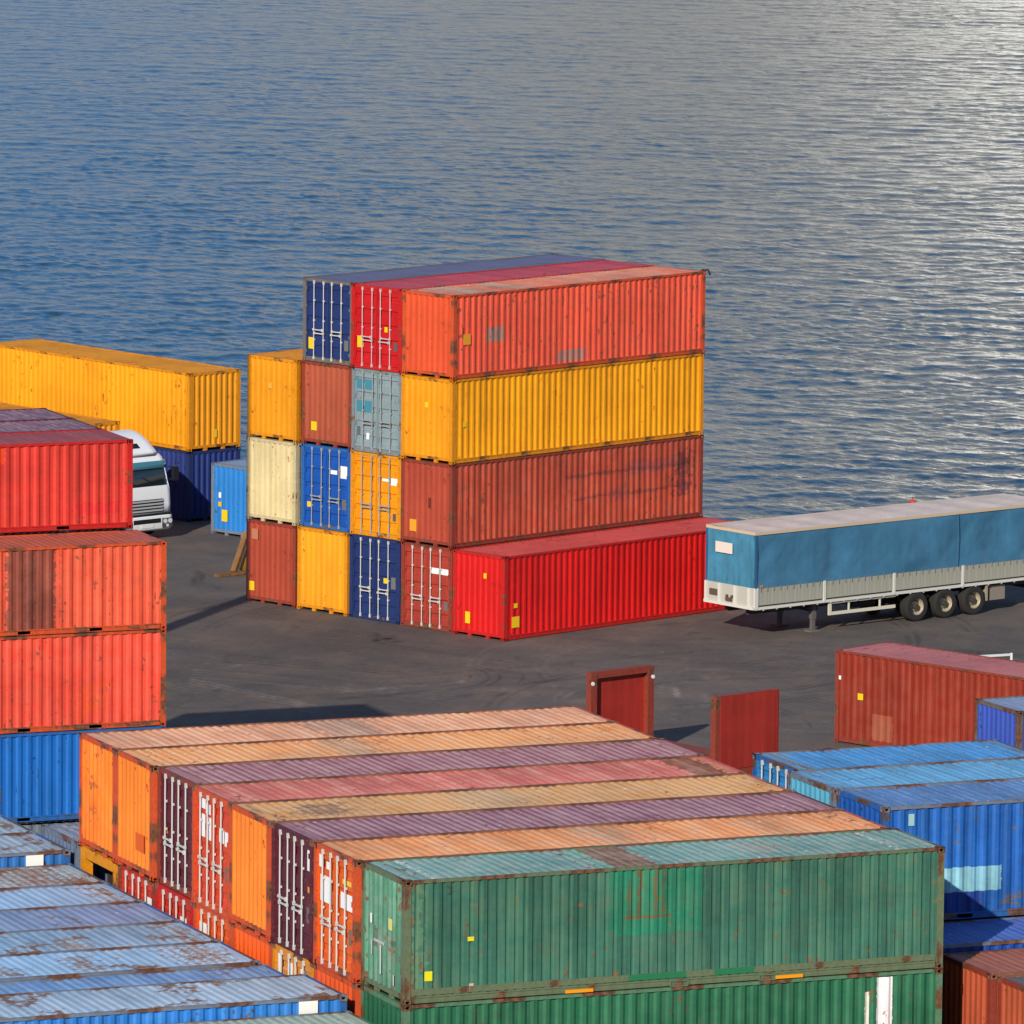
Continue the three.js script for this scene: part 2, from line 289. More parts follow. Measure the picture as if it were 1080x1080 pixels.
// ------------------------------------------------------------------ quay ground, quay edge, sea
const EDGE = { x: 7, z: -288, dx: 0.7136, dz: 0.7005 };
{
  const N = 2048, tone = new Float32Array(N * N), X0 = -35, Z0 = -300, SX = 70, SZ = 90, r = rng(77);
  const stamp = (x, z, rad, val, soft = 1) => {       // irregular blot, radius in metres
    const cx = (x - X0) / SX * N, cz = (z - Z0) / SZ * N, rx = rad / SX * N, rz = rad / SZ * N;
    for (let j = Math.max(0, Math.floor(cz - rz)); j <= Math.min(N - 1, cz + rz); j++) for (let i = Math.max(0, Math.floor(cx - rx)); i <= Math.min(N - 1, cx + rx); i++) {
      const d = Math.hypot((i - cx) / rx, (j - cz) / rz); if (d < 1) tone[j * N + i] += val * (1 - d * soft * d);
    }
  };
  const arc = (cx, cz, rad, a0, a1, wd, val) => { const n = Math.ceil(Math.abs(a1 - a0) * rad / (wd * 0.6)); for (let k = 0; k <= n; k++) { const a = a0 + (a1 - a0) * k / n, q = smp(TB, k * 0.0071 + cx, rad * 0.13); if (q > 0.36) stamp(cx + rad * Math.cos(a), cz + rad * Math.sin(a), wd * (0.8 + 0.4 * q), val * (q - 0.3) * 2); } };
  const line = (xa, za, xb, zb, wd, val) => { const L = Math.hypot(xb - xa, zb - za), n = Math.ceil(L / (wd * 0.6)); for (let k = 0; k <= n; k++) { const t = k / n, q = smp(TB, t * L * 0.03 + xa, za * 0.1); if (q > 0.33) stamp(xa + (xb - xa) * t + (smp(TA, t * 0.7, xa) - 0.5) * 1.2, za + (zb - za) * t, wd, val * q); } };
  // wheel tracks: paired arcs swept by reach stackers and trailers, long straight runs, scuffs, oil
  for (let k = 0; k < 34; k++) { const cx = -14 + r() * 30, cz = -272 + r() * 44, R = 3 + r() * 15, a = r() * 6.28, da = 0.5 + r() * 1.4, v = (r() < 0.72 ? -1 : 0.8) * (0.02 + 0.035 * r()), wd = 0.07 + 0.07 * r(); for (const g of [0, 0.32, 2.15, 2.47]) arc(cx, cz, R + g, a, a + da, wd, v); }
  for (const R of [2.0, 2.35, 2.9, 3.5, 3.85, 4.6, 5.2]) arc(-4.2, -252.5, R, -1.2, 1.0, 0.09, -0.05);
  for (let k = 0; k < 46; k++) { const x = -16 + r() * 34, z = -282 + r() * 46, a = -0.45 + (r() - 0.5) * 0.8, L = 3 + r() * 12, v = (r() < 0.6 ? -1 : 0.8) * (0.02 + 0.05 * r()), wd = 0.06 + r() * 0.14; for (const g of [0, 0.3]) line(x, z + g, x + L * Math.cos(a), z + g + L * Math.sin(a), wd, v); }
  for (const [xa, za, xb, zb, v] of [[-10.7, -251.6, -5.9, -246.2, 0.07], [-10.5, -253.5, -2, -249, 0.06], [-9.6, -256.7, -3.6, -254.1, -0.06], [-7.6, -263.5, -4.0, -261.0, -0.06], [1.9, -255.4, 9.9, -256, -0.05], [4, -251.6, 9, -247.4, 0.05], [-11.3, -276.2, -9.8, -270, -0.05]]) for (let q = 0; q < 4; q++) line(xa, za + q * 0.5, xb, zb + q * 0.45, 0.15, v);
  for (const [x, z, R, v] of [[-4.35, -259.9, 0.4, -0.2], [-4.0, -260.1, 0.45, -0.2], [-3.7, -260.0, 0.3, -0.14], [-7.3, -263, 0.3, -0.12], [-3.6, -254, 0.5, -0.07], [1.9, -255.5, 0.3, -0.14], [6.1, -262.4, 0.35, -0.12], [9.0, -259.2, 0.4, -0.1], [0.2, -256.6, 0.25, -0.12], [-0.5, -248.5, 0.4, -0.1], [15.8, -262.4, 0.5, -0.1], [-8.6, -278, 0.5, -0.06], [3.4, -249.8, 0.3, -0.12], [7.1, -252.6, 0.3, -0.1], [-9.3, -249.3, 0.35, -0.1], [12.6, -258.6, 0.35, -0.1], [4.9, -258.2, 0.2, 0.14], [-5.6, -257.4, 0.22, 0.1]]) for (let q = 0; q < 6; q++) stamp(x + (r() - 0.5) * R, z + (r() - 0.5) * R * 2.4, R * (0.2 + 0.4 * r()), v * 0.6);
  for (let k = 0; k < 420; k++) stamp(-16 + r() * 34, -284 + r() * 48, 0.05 + 0.09 * r(), (r() < 0.6 ? -1 : 1) * (0.06 + 0.1 * r()));
  const tex = dataTex(N, N, (u, v, c) => {
    const x = u * SX, z = v * SZ, i = Math.min(N - 1, u * N | 0), j = Math.min(N - 1, v * N | 0);
    const n1 = smp(TA, x / 38, z / 52), n2 = smp(TB, x / 11 + 0.2, z / 16), n3 = smp(TC, x / 7, z / 9), n4 = smp(TC, x / 1.9, z / 1.9), sw = smp(TB, (x * 0.8 + z * 0.35) / 34, (z * 0.85 - x * 0.4) / 7);
    let k = 1.03 + 0.15 * (n1 - 0.5) + 0.15 * (n2 - 0.5) + 0.12 * (sw - 0.5) + 0.10 * (n3 - 0.5) + 0.20 * (n4 - 0.5);
    k += tone[j * N + i] * 1.7 * (0.6 + 0.8 * n3);
    k = Math.max(0.4, k);
    const w = ss(0.5, 0.8, n2);                        // brownish dust in drifts
    c[0] = (91 + 6 * w) * k; c[1] = (83 + 2 * w) * k; c[2] = (79 - 2 * w) * k;
  }, THREE.MirroredRepeatWrapping);
  tex.flipY = false;
  const bump = (() => { const t = dataTex(512, 512, (u, v, c) => { const q = 255 * smp(TC, u, v); c[0] = c[1] = c[2] = q; }, THREE.RepeatWrapping); t.colorSpace = THREE.NoColorSpace; return t; })();
  bump.repeat.set(28, 36);
  const s = new THREE.Shape([[-349.8, -638.25], [363.8, 62.25], [363.8, 420], [-600, 420], [-600, -638.25]].map(p => new THREE.Vector2(p[0], p[1])));
  const top = new THREE.ShapeGeometry(s), P = top.attributes.position, U = top.attributes.uv, Nn = top.attributes.normal;
  for (let i = 0; i < P.count; i++) { const x = P.getX(i), z = P.getY(i); P.setXYZ(i, x, 0, z); Nn.setXYZ(i, 0, 1, 0); U.setXY(i, (x - X0) / SX, (z - Z0) / SZ); }
  { const ix = top.index.array; for (let i = 0; i < ix.length; i += 3) { const q = ix[i]; ix[i] = ix[i + 1]; ix[i + 1] = q; } }
  const g = new THREE.Mesh(top, std({ map: tex, roughness: 0.92, bumpMap: bump, bumpScale: 0.006 })); g.name = 'quay_ground'; g.userData = { kind: 'structure', label: 'dark worn asphalt of the container quay' }; scene.add(g);
  const conc = flat([128, 122, 114], 0.9);
  const wall = new THREE.Mesh(merge([boxM(1000, 6, 0.8, 0, -3.004, 0.4), boxM(1000, 0.2, 0.5, 0, 0.1, 0.3)]), conc); // u along the edge
  wall.position.set(EDGE.x, 0, EDGE.z); wall.rotation.y = Math.atan2(-EDGE.dz, EDGE.dx); wall.name = 'quay_wall'; wall.userData = { kind: 'structure', label: 'concrete quay wall with low kerb at the water' }; scene.add(wall);
}
{ // the sea: waves are real relief where the photograph looks, a plain sheet around it
  const z0 = -650, z1 = -258, nx = 420, half = z => 13 - 0.066 * z;
  const zs = []; for (let z = z1; z > z0; z -= 0.21 + 0.27 * (z1 - z) / (z1 - z0)) zs.push(z); zs.push(z0);
  const r = rng(5), waves = [];
  for (let k = 0; k < 64; k++) { const lam = 0.48 * Math.pow(9, Math.pow(r(), 1.9)), a = (r() + r() - 1) * 1.35 + (k % 3 ? 1.75 : 1.2), kk = 2 * Math.PI / lam; waves.push([kk * Math.cos(a), kk * Math.sin(a), r() * 6.28, 0.0022 * lam / (1 + lam * 0.07) * (0.6 + 0.8 * r()), lam]); }
  const P = new Float32Array((nx + 1) * zs.length * 3), U = new Float32Array((nx + 1) * zs.length * 2); let o = 0, q = 0;
  for (let j = 0; j < zs.length; j++) { const z = zs[j], hf = half(z); for (let i = 0; i <= nx; i++) {
    const x = -hf + 2 * hf * i / nx; let y = 0;
    const wx = x + 0.35 * Math.sin(z * 0.31 + x * 0.17) + 0.12 * Math.sin(x * 1.3 + z * 0.7), wz = z + 0.4 * Math.sin(x * 0.27 - z * 0.11) + 0.12 * Math.sin(x * 0.9 - z * 1.1);
    const calm = 1.12 - 0.5 * ss(-380, -600, z);
    const gust = 0.55 + 0.9 * smp(TA, x / 150 + 0.1, z / 210), g2 = 0.45 + 1.1 * smp(TB, x / 60, z / 90);
    for (const w of waves) { const c = Math.sin(w[0] * wx + w[1] * wz + w[2]); y += w[3] * (w[4] < 1.6 ? g2 * gust : 1) * (c + 0.22 * c * c); }
    const e = Math.min(1, Math.min(hf - Math.abs(x), z - z0, z1 - z) / 6);
    P[o++] = x; P[o++] = -2.1 + y * calm * Math.max(0, e); P[o++] = z; U[q++] = x / 20; U[q++] = z / 20;
  } }
  const I = new Uint32Array((zs.length - 1) * nx * 6); let c = 0; for (let j = 0; j + 1 < zs.length; j++) for (let i = 0; i < nx; i++) { const a = j * (nx + 1) + i, b = a + nx + 1; I[c++] = a; I[c++] = a + 1; I[c++] = b; I[c++] = a + 1; I[c++] = b + 1; I[c++] = b; }
  const fine = new THREE.BufferGeometry(); fine.setAttribute('position', new THREE.BufferAttribute(P, 3)); fine.setAttribute('uv', new THREE.BufferAttribute(U, 2)); fine.setIndex(new THREE.BufferAttribute(I, 1)); fine.computeVertexNormals();
  const quad = (p) => { const g = new THREE.BufferGeometry(); g.setAttribute('position', new THREE.Float32BufferAttribute(p.flatMap(([x, z]) => [x, -2.1, z]), 3)); g.setAttribute('normal', new THREE.Float32BufferAttribute(p.flatMap(() => [0, 1, 0]), 3)); g.setAttribute('uv', new THREE.Float32BufferAttribute(p.flatMap(([x, z]) => [x / 20, z / 20]), 2)); g.setIndex([0, 1, 2, 0, 2, 3]); return g; };
  const a0 = half(z0), a1 = half(z1);
  const all = mergeGeometries([fine, quad([[-4000, z0], [4000, z0], [4000, -8000], [-4000, -8000]]), quad([[-4000, z1], [-a1, z1], [-a0, z0], [-4000, z0]]), quad([[a1, z1], [4000, z1], [4000, z0], [a0, z0]]), quad([[-4000, 100], [4000, 100], [4000, z1], [-4000, z1]])]);
  const rip = dataTex(512, 512, (u, v, c) => { c[0] = c[1] = c[2] = 255 * (0.5 * smp(TB, u, v) + 0.5 * smp(TC, u, v)); }, THREE.RepeatWrapping); rip.colorSpace = THREE.NoColorSpace; rip.repeat.set(2.6, 2.6);
  const m = new THREE.Mesh(all, new THREE.MeshPhysicalMaterial({ bumpMap: rip, bumpScale: 0.045,  color: new THREE.Color().setRGB(0.010, 0.038, 0.07), roughness: 0.12, ior: 1.333, metalness: 0 }));
  m.name = 'sea_water'; m.userData = { kind: 'structure', label: 'rippled blue grey sea beyond the quay' }; scene.add(m);
}

// ------------------------------------------------------------------ containers
const H6 = 2.591, H9 = 2.896, HA = 2.83, L20 = 6.058;
const YEL = [236, 152, 14], RED = [205, 30, 28], ORA = [224, 84, 44], BRN = [172, 70, 48], NAVY = [36, 54, 108], BLU = [28, 84, 166], CRM = [220, 200, 150], GRY = [140, 158, 164],
  ORD = [232, 120, 34], MAR = [98, 34, 44], OREDD = [214, 72, 34], GRN = [72, 120, 98], CORAL = [222, 70, 48], SKB = [52, 128, 200];
const LBL = [236, 190, 20], WHT = [232, 230, 226], PATCH = [150, 118, 108];
const tx = (o, rough = 0.55) => std({ map: paint(o), roughness: rough });
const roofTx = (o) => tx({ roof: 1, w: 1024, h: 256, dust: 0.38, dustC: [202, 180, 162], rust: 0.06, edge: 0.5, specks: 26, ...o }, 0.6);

// --- the tall block in the middle of the quay (A)
const GA = 'containers of the tall block on the quay';
{
  const P = 2.498, A = (col, lev, off, o) => put(container({ H: HA, group: GA, ...o }), FA, off, (4 - col) * P, lev * HA);
  const yl = (z, y, w = 0.3, h = 0.36) => ['warning_label', z, y, w * 0.88, h * 0.88, LBL];
  A(1, 0, 0, { color: BRN, label: 'brown container with plain end at the bottom left corner of the tall block', ends: [yl(-0.95, 0.55), ['paint_patch', -0.8, 2.35, 0.32, 0.36, [178, 112, 84]]] });
  A(2, 0, 0.02, { color: [246, 160, 26], label: 'bottom yellow container with plain end between brown and navy ones', rust: 0.15 });
  A(3, 0, 0.06, { color: NAVY, end: 'door', label: 'navy container with white lock rods in the bottom tier of the tall block', ends: [yl(0.48, 1.4, 0.2, 0.2), ['data_plate', 0.86, 1.35, 0.22, 0.4, [104, 104, 100]]] });
  A(4, 0, 0.04, { color: [170, 62, 48], end: 'door', label: 'brown container with doors and white strip beside the bright red one', rust: 0.6, ends: [['placard', 0.34, 2.0, 0.4, 0.2, WHT], ['placard', 0.78, 2.0, 0.42, 0.2, WHT], ['data_plate', 0.88, 0.85, 0.18, 0.3, [104, 100, 96]]] });
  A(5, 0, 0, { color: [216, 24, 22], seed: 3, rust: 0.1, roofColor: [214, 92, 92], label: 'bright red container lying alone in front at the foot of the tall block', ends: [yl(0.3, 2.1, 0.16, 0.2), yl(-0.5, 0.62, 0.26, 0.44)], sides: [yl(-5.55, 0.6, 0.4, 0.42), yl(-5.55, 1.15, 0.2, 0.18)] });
  A(1, 1, -0.02, { color: CRM, rust: 0.12, label: 'cream container in the second tier of the tall block' });
  A(2, 1, 0.16, { color: [26, 84, 172], end: 'door', label: 'bright blue container with doors and white square beside the cream one', rods: ROD_DULL, ends: [['placard', 0.88, 2.02, 0.42, 0.42, WHT], ['placard', 0.34, 1.98, 0.34, 0.14, WHT], yl(-0.85, 0.78, 0.2, 0.2), ['data_plate', 0.86, 0.92, 0.2, 0.36, [100, 100, 98]]] });
  A(3, 1, 0.08, { color: [238, 150, 16], end: 'door', label: 'yellow container with doors beneath the pale grey one', rods: ROD_DULL, ends: [['placard', 0.86, 1.95, 0.36, 0.24, WHT], ['placard', 0.42, 1.98, 0.3, 0.1, WHT], ['data_plate', 0.86, 0.75, 0.15, 0.26, [84, 84, 84]]] });
  A(4, 1, 0, { color: BRN, label: 'long brown container directly above the low bright red one', ends: [['warning_label', -0.62, 0.62, 0.32, 0.4, [222, 150, 40]], ['vent_cover', 0.15, 1.45, 0.12, 0.34, [110, 44, 34]]],
    side: tx({ base: [168, 68, 46], seed: 51, tone: 0.1, dust: 0.1, rust: 0.12, streak: 0.25, patches: [[0.45, 0.66, 0.96, 0.70, [92, 46, 44], 0.02, 0.55], [0.5, 0.36, 0.95, 0.40, [92, 46, 44], 0.02, 0.5], [0.9, 0.25, 0.955, 0.85, [80, 40, 44], 0.03, 0.6], [0.7, 0.62, 0.9, 0.8, [128, 64, 66], 0.03, 0.5], [0.62, 0.3, 0.7, 0.48, [128, 64, 66], 0.03, 0.45]] }) });
  A(1, 2, 0, { color: YEL, label: 'yellow container at the top of the leftmost column of the tall block', ends: [['vent_cover', -0.1, 1.85, 0.18, 0.2, [214, 160, 60]]] });
  A(2, 2, 0.16, { color: [172, 82, 56], label: 'brown container with yellow label right below the navy top one', rust: 0.5, ends: [yl(-0.6, 0.65, 0.3, 0.34)] });
  A(3, 2, 0.1, { color: GRY, end: 'door', rods: ROD_DULL, rust: 0.4, label: 'pale grey container with teal squares on its doors', ends: [['paint_patch', -0.88, 2.3, 0.3, 0.34, [62, 128, 146]], ['paint_patch', -0.46, 2.3, 0.34, 0.34, [62, 128, 146]], ['paint_patch', -0.86, 1.55, 0.34, 0.38, [62, 128, 146]], ['paint_patch', -0.46, 1.55, 0.34, 0.4, [62, 128, 146]], ['placard', -0.46, 0.55, 0.14, 0.22, WHT], ['data_plate', -0.9, 0.72, 0.16, 0.28, [92, 92, 100]]] });
  A(4, 2, -0.02, { color: [254, 168, 12], endColor: [246, 156, 14], seed: 3, rust: 0.15, label: 'long yellow container sandwiched between orange and brown in the tall block', ends: [yl(0, 1.9, 0.2, 0.2)], sides: [yl(-5.5, 1.3, 0.2, 0.18)] });
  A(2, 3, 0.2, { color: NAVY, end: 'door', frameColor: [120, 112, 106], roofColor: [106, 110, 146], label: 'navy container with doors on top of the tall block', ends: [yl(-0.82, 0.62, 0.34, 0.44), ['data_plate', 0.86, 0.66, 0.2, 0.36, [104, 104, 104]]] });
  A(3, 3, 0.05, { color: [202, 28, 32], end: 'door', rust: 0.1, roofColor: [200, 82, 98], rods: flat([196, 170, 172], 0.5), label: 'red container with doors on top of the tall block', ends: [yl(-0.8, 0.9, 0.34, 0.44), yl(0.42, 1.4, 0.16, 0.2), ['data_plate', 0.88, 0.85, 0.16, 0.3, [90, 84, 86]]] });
  const oc = A(4, 3, 0, { color: ORA, label: 'long orange container on the top right of the tall block', rust: 0.45, sides: [['warning_label', -5.45, 1.32, 0.34, 0.36, [222, 150, 40]]],
    side: tx({ base: [226, 84, 58], seed: 52, tone: 0.08, dust: 0.16, dustC: [150, 100, 84], rust: 0.12, streak: 0.25, edge: 0.3, patches: [[0.12, 0.38, 0.19, 0.57, PATCH, 0.001, 0.9], [0.41, 0.02, 0.52, 0.17, PATCH, 0.004, 0.8]] }),
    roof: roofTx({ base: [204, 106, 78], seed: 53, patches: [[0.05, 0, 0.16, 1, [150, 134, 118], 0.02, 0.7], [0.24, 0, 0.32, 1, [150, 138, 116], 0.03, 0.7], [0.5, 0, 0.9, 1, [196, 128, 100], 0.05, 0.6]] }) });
  part('lashing_hook', merge([bar([6.05, 2.86, 1.05], [6.32, 2.84, 1.12], 0.05), bar([6.3, 2.86, 1.12], [6.38, 2.66, 1.16], 0.045)]), flat([30, 30, 32], 0.7), oc);
}

// --- the long row in the foreground (D): top tier at 7.773, third tier below
const GD = 'containers of the long foreground row';
{
  const D = (k, lev, off, o) => put(container({ H: H6, group: GD, topColor: k === 8 ? [96, 136, 104] : [150, 98, 74], ...o }), FD, off, -0.15 + (8 - k) * 2.475, lev * H6);
  const dk = [112, 70, 44];
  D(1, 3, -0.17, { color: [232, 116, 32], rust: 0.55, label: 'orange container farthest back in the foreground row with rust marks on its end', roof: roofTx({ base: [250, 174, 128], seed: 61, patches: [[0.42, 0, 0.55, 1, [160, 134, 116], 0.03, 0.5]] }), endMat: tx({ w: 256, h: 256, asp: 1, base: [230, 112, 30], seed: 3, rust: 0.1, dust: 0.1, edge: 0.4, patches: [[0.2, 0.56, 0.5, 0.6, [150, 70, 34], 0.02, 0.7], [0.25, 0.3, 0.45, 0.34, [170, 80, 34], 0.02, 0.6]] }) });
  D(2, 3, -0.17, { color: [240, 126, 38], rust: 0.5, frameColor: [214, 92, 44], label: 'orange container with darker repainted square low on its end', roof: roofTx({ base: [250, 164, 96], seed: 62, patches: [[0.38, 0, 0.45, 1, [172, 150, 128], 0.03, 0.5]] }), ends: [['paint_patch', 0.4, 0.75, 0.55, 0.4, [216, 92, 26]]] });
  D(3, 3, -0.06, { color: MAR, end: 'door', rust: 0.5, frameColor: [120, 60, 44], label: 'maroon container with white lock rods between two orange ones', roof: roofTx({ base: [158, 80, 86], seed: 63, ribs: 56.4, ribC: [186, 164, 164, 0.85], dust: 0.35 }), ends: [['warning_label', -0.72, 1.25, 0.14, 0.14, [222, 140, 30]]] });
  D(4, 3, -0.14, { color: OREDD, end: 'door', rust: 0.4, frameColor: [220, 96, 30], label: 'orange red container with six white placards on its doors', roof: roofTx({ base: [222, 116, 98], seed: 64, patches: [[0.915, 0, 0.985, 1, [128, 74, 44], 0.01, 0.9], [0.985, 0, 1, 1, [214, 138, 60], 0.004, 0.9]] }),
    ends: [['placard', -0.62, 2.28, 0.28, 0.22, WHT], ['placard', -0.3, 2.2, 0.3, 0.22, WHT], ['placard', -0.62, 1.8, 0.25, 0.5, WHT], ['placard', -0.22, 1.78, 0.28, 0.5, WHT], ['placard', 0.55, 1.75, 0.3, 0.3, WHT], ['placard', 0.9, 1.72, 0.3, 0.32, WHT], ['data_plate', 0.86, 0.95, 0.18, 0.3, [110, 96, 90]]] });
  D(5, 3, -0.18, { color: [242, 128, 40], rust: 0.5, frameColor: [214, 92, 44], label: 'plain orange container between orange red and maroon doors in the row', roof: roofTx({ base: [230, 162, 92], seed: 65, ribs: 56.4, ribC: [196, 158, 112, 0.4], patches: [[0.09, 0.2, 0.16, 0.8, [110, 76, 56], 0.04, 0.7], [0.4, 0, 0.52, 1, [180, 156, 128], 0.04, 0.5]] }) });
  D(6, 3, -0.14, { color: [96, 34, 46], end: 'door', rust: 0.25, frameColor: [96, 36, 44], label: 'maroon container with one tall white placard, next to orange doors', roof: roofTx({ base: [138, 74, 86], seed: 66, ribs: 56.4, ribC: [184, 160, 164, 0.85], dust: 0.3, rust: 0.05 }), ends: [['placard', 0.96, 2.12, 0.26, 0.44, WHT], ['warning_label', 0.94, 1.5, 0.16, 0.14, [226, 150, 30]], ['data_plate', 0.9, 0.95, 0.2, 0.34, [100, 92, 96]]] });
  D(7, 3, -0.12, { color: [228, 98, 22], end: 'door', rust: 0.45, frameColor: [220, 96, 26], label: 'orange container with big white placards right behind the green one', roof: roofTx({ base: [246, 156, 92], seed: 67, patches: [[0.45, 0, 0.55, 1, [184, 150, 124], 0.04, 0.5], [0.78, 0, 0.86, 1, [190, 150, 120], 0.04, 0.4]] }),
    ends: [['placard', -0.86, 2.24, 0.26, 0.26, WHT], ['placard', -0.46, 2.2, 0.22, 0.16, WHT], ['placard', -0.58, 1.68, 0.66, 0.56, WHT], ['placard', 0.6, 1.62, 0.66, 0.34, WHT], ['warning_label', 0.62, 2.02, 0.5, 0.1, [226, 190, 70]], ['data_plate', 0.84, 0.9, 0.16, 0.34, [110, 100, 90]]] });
  const greenSide = tx({ w: 2048, h: 512, base: [57, 105, 88], seed: 70, tone: 0.12, dust: 0.35, dustC: [96, 112, 86], rust: 0.09, rustC: [126, 86, 52], streak: 0.42, edge: 0.4,
    patches: [[0.372, 0.42, 0.548, 1, [34, 120, 90], 0.005, 0.8], [0.4, 0.56, 0.486, 0.585, [112, 78, 48], 0.004, 0.9], [0.425, 0.57, 0.432, 1, [112, 78, 48], 0.003, 0.8], [0.405, 0.57, 0.411, 0.9, [112, 78, 48], 0.003, 0.6], [0.455, 0.6, 0.462, 1, [120, 84, 52], 0.003, 0.8], [0.47, 0.6, 0.476, 1, [120, 84, 52], 0.003, 0.6], [0.113, 0.76, 0.128, 0.79, [118, 96, 66], 0.004, 0.7], [0.07, 0.88, 0.078, 0.96, [50, 74, 70], 0.006, 0.8], [0.0, 0, 0.02, 1, [96, 134, 104], 0.01, 0.6]] });
  const g = D(8, 3, 0, { color: GRN, pitch: 0.2, rust: 0.3, topColor: [110, 124, 92], frameColor: [110, 124, 92], side: greenSide, label: 'weathered green container at the near end of the foreground row with bright green repair', ends: [['placard', -0.66, 1.5, 0.1, 0.2, WHT], ['warning_label', 0.42, 1.55, 0.2, 0.24, [214, 206, 120]], ['placard', -0.12, 0.72, 0.07, 0.6, [200, 200, 196]], ['placard', 0.62, 0.42, 0.06, 0.22, [190, 190, 184]], ['latch_bar', -0.2, 1.08, 0.6, 0.06, [176, 176, 172]], ['latch_bar', 0.42, 1.02, 0.4, 0.05, [140, 116, 90]], ['latch_bar', -0.62, 0.9, 0.05, 0.3, [188, 188, 184]]], sides: [['warning_label', -5.55, 0.58, 0.17, 0.2, [226, 214, 30]], ['warning_label', -4.62, 1.3, 0.14, 0.09, [222, 206, 40]], ['paint_patch', -4.6, 0.3, 0.1, 0.14, [200, 176, 150]]],
    endMat: tx({ w: 256, h: 256, asp: 1, base: [76, 126, 102], seed: 6, tone: 0.14, dust: 0.25, rust: 0.16, edge: 0.4, streak: 0.3, patches: [[0.22, 0.28, 0.46, 0.52, [104, 112, 96], 0.03, 0.55], [0.6, 0.24, 0.86, 0.5, [106, 112, 94], 0.03, 0.55], [0.26, 0.32, 0.34, 0.5, [52, 76, 66], 0.02, 0.7], [0.66, 0.4, 0.8, 0.44, [58, 80, 66], 0.02, 0.7]] }),
    roof: roofTx({ base: [104, 148, 140], seed: 68, ribs: 56.4, ribC: [150, 172, 166, 0.5], specks: 60, patches: [[0.385, 0, 0.47, 1, [128, 72, 46], 0.008, 0.92], [0.36, 0, 0.385, 1, [92, 170, 140], 0.006, 0.7], [0.045, 0, 0.052, 1, [226, 226, 220], 0.006, 0.8], [0.93, 0, 0.937, 1, [224, 224, 214], 0.006, 0.7], [0.66, 0.3, 0.74, 0.8, [164, 146, 128], 0.03, 0.6]] }) });
  // its deep bottom rail: repainted pieces, fork pockets and two yellow lashing plates
  { const z = W / 2 - 0.004, hl = 12.192 / 2;
    part('lower_side_beam', boxM(11.8, 0.13, 0.016, 0, 0.255, z - 0.01), frameMat([110, 124, 92], 0.3), g);
    for (const x of [0.05, 2.06]) part('fork_pocket', merge([boxM(0.4, 0.02, 0.02, x, 0.125, z), boxM(0.4, 0.02, 0.02, x, 0.018, z), boxM(0.03, 0.09, 0.02, x - 0.2, 0.07, z), boxM(0.03, 0.09, 0.02, x + 0.2, 0.07, z)]), frameMat([60, 120, 84], 0.2), g);
    for (const x of [-2.2, 2.55]) part('lashing_plate', boxM(0.62, 0.07, 0.03, x, 0.06, z + 0.006), flat([226, 150, 20], 0.6), g);
    for (const [x, w] of [[-0.45, 1.3], [1.3, 0.9]]) part('paint_patch', boxM(w, 0.125, 0.004, x, 0.255, z + 0.001), flat([36, 112, 74], 0.6), g); }
  D(8, 2, 0, { color: [34, 94, 66], seed: 2, rust: 0.4, frameColor: [70, 116, 84], label: 'dark green container directly beneath the weathered green one, with white panel', side: tx({ base: [34, 94, 66], seed: 71, tone: 0.1, dust: 0.15, dustC: [110, 126, 96], rust: 0.16, streak: 0.45, patches: [[0.885, 0, 0.917, 0.985, [226, 220, 220], 0.0005, 1], [0.862, 0, 0.872, 0.86, [214, 214, 196], 0.0005, 1]] }) });
  D(7, 2, -0.1, { color: [214, 84, 40], label: 'orange red plain container tucked under the orange doors of the row', rust: 0.4 });
  D(6, 2, -0.1, { color: [224, 146, 66], end: 'door', rust: 0.5, label: 'amber container with white placards under the maroon one nearest the green', ends: [['placard', -0.85, 2.15, 0.24, 0.5, WHT], ['placard', -0.2, 2.12, 0.24, 0.4, WHT], ['placard', 0.5, 2.1, 0.26, 0.4, WHT]] });
  D(5, 2, -0.1, { color: [236, 90, 24], rust: 0.35, label: 'orange plain container below the plain orange one in the row' });
  D(4, 2, -0.1, { color: [232, 92, 26], end: 'door', rust: 0.35, label: 'orange container with doors below the orange red doors of the row', ends: [['placard', -0.7, 2.05, 0.45, 0.34, WHT]] });
  D(3, 2, -0.1, { color: [196, 54, 36], end: 'door', rust: 0.35, label: 'red container with doors below the maroon one farther back', ends: [['placard', 0.5, 1.95, 0.4, 0.3, WHT]] });
  D(2, 2, -0.1, { color: [200, 58, 36], end: 'door', rust: 0.45, label: 'red container with doors below the orange one with repainted square', ends: [['placard', 0.75, 2.0, 0.3, 0.3, WHT]] });
  // under the farthest one: amber flat rack shell, its end frame open
  { const t = thing('flat_rack', 'amber open ended rack under the farthest orange container of the row', 'flat rack'); const m = frameMat([222, 140, 40], 0.2), L = 12.192, hw = W / 2;
    part('deck', boxM(L, 0.5, W, 0, 0.25, 0), UNDER, t);
    for (const sx of [-1, 1]) { const e = part('end_frame', merge([boxM(0.22, 2.09, 0.22, sx * (L / 2 - 0.12), 1.545, hw - 0.12), boxM(0.22, 2.09, 0.22, sx * (L / 2 - 0.12), 1.545, -hw + 0.12), boxM(0.2, 0.24, W - 0.5, sx * (L / 2 - 0.12), H6 - 0.13, 0)]), m, t); part('back_wall', boxM(0.05, 1.8, W - 0.5, sx * (L / 2 - 0.6), 1.42, 0), flat([60, 44, 36], 0.9), e); }
    for (const sz of [-1, 1]) part('top_rail', boxM(L - 0.5, 0.12, 0.12, 0, H6 - 0.08, sz * (hw - 0.08)), m, t);
    put(t, FD, -0.14, -0.15 + 7 * 2.475, 2 * H6); }
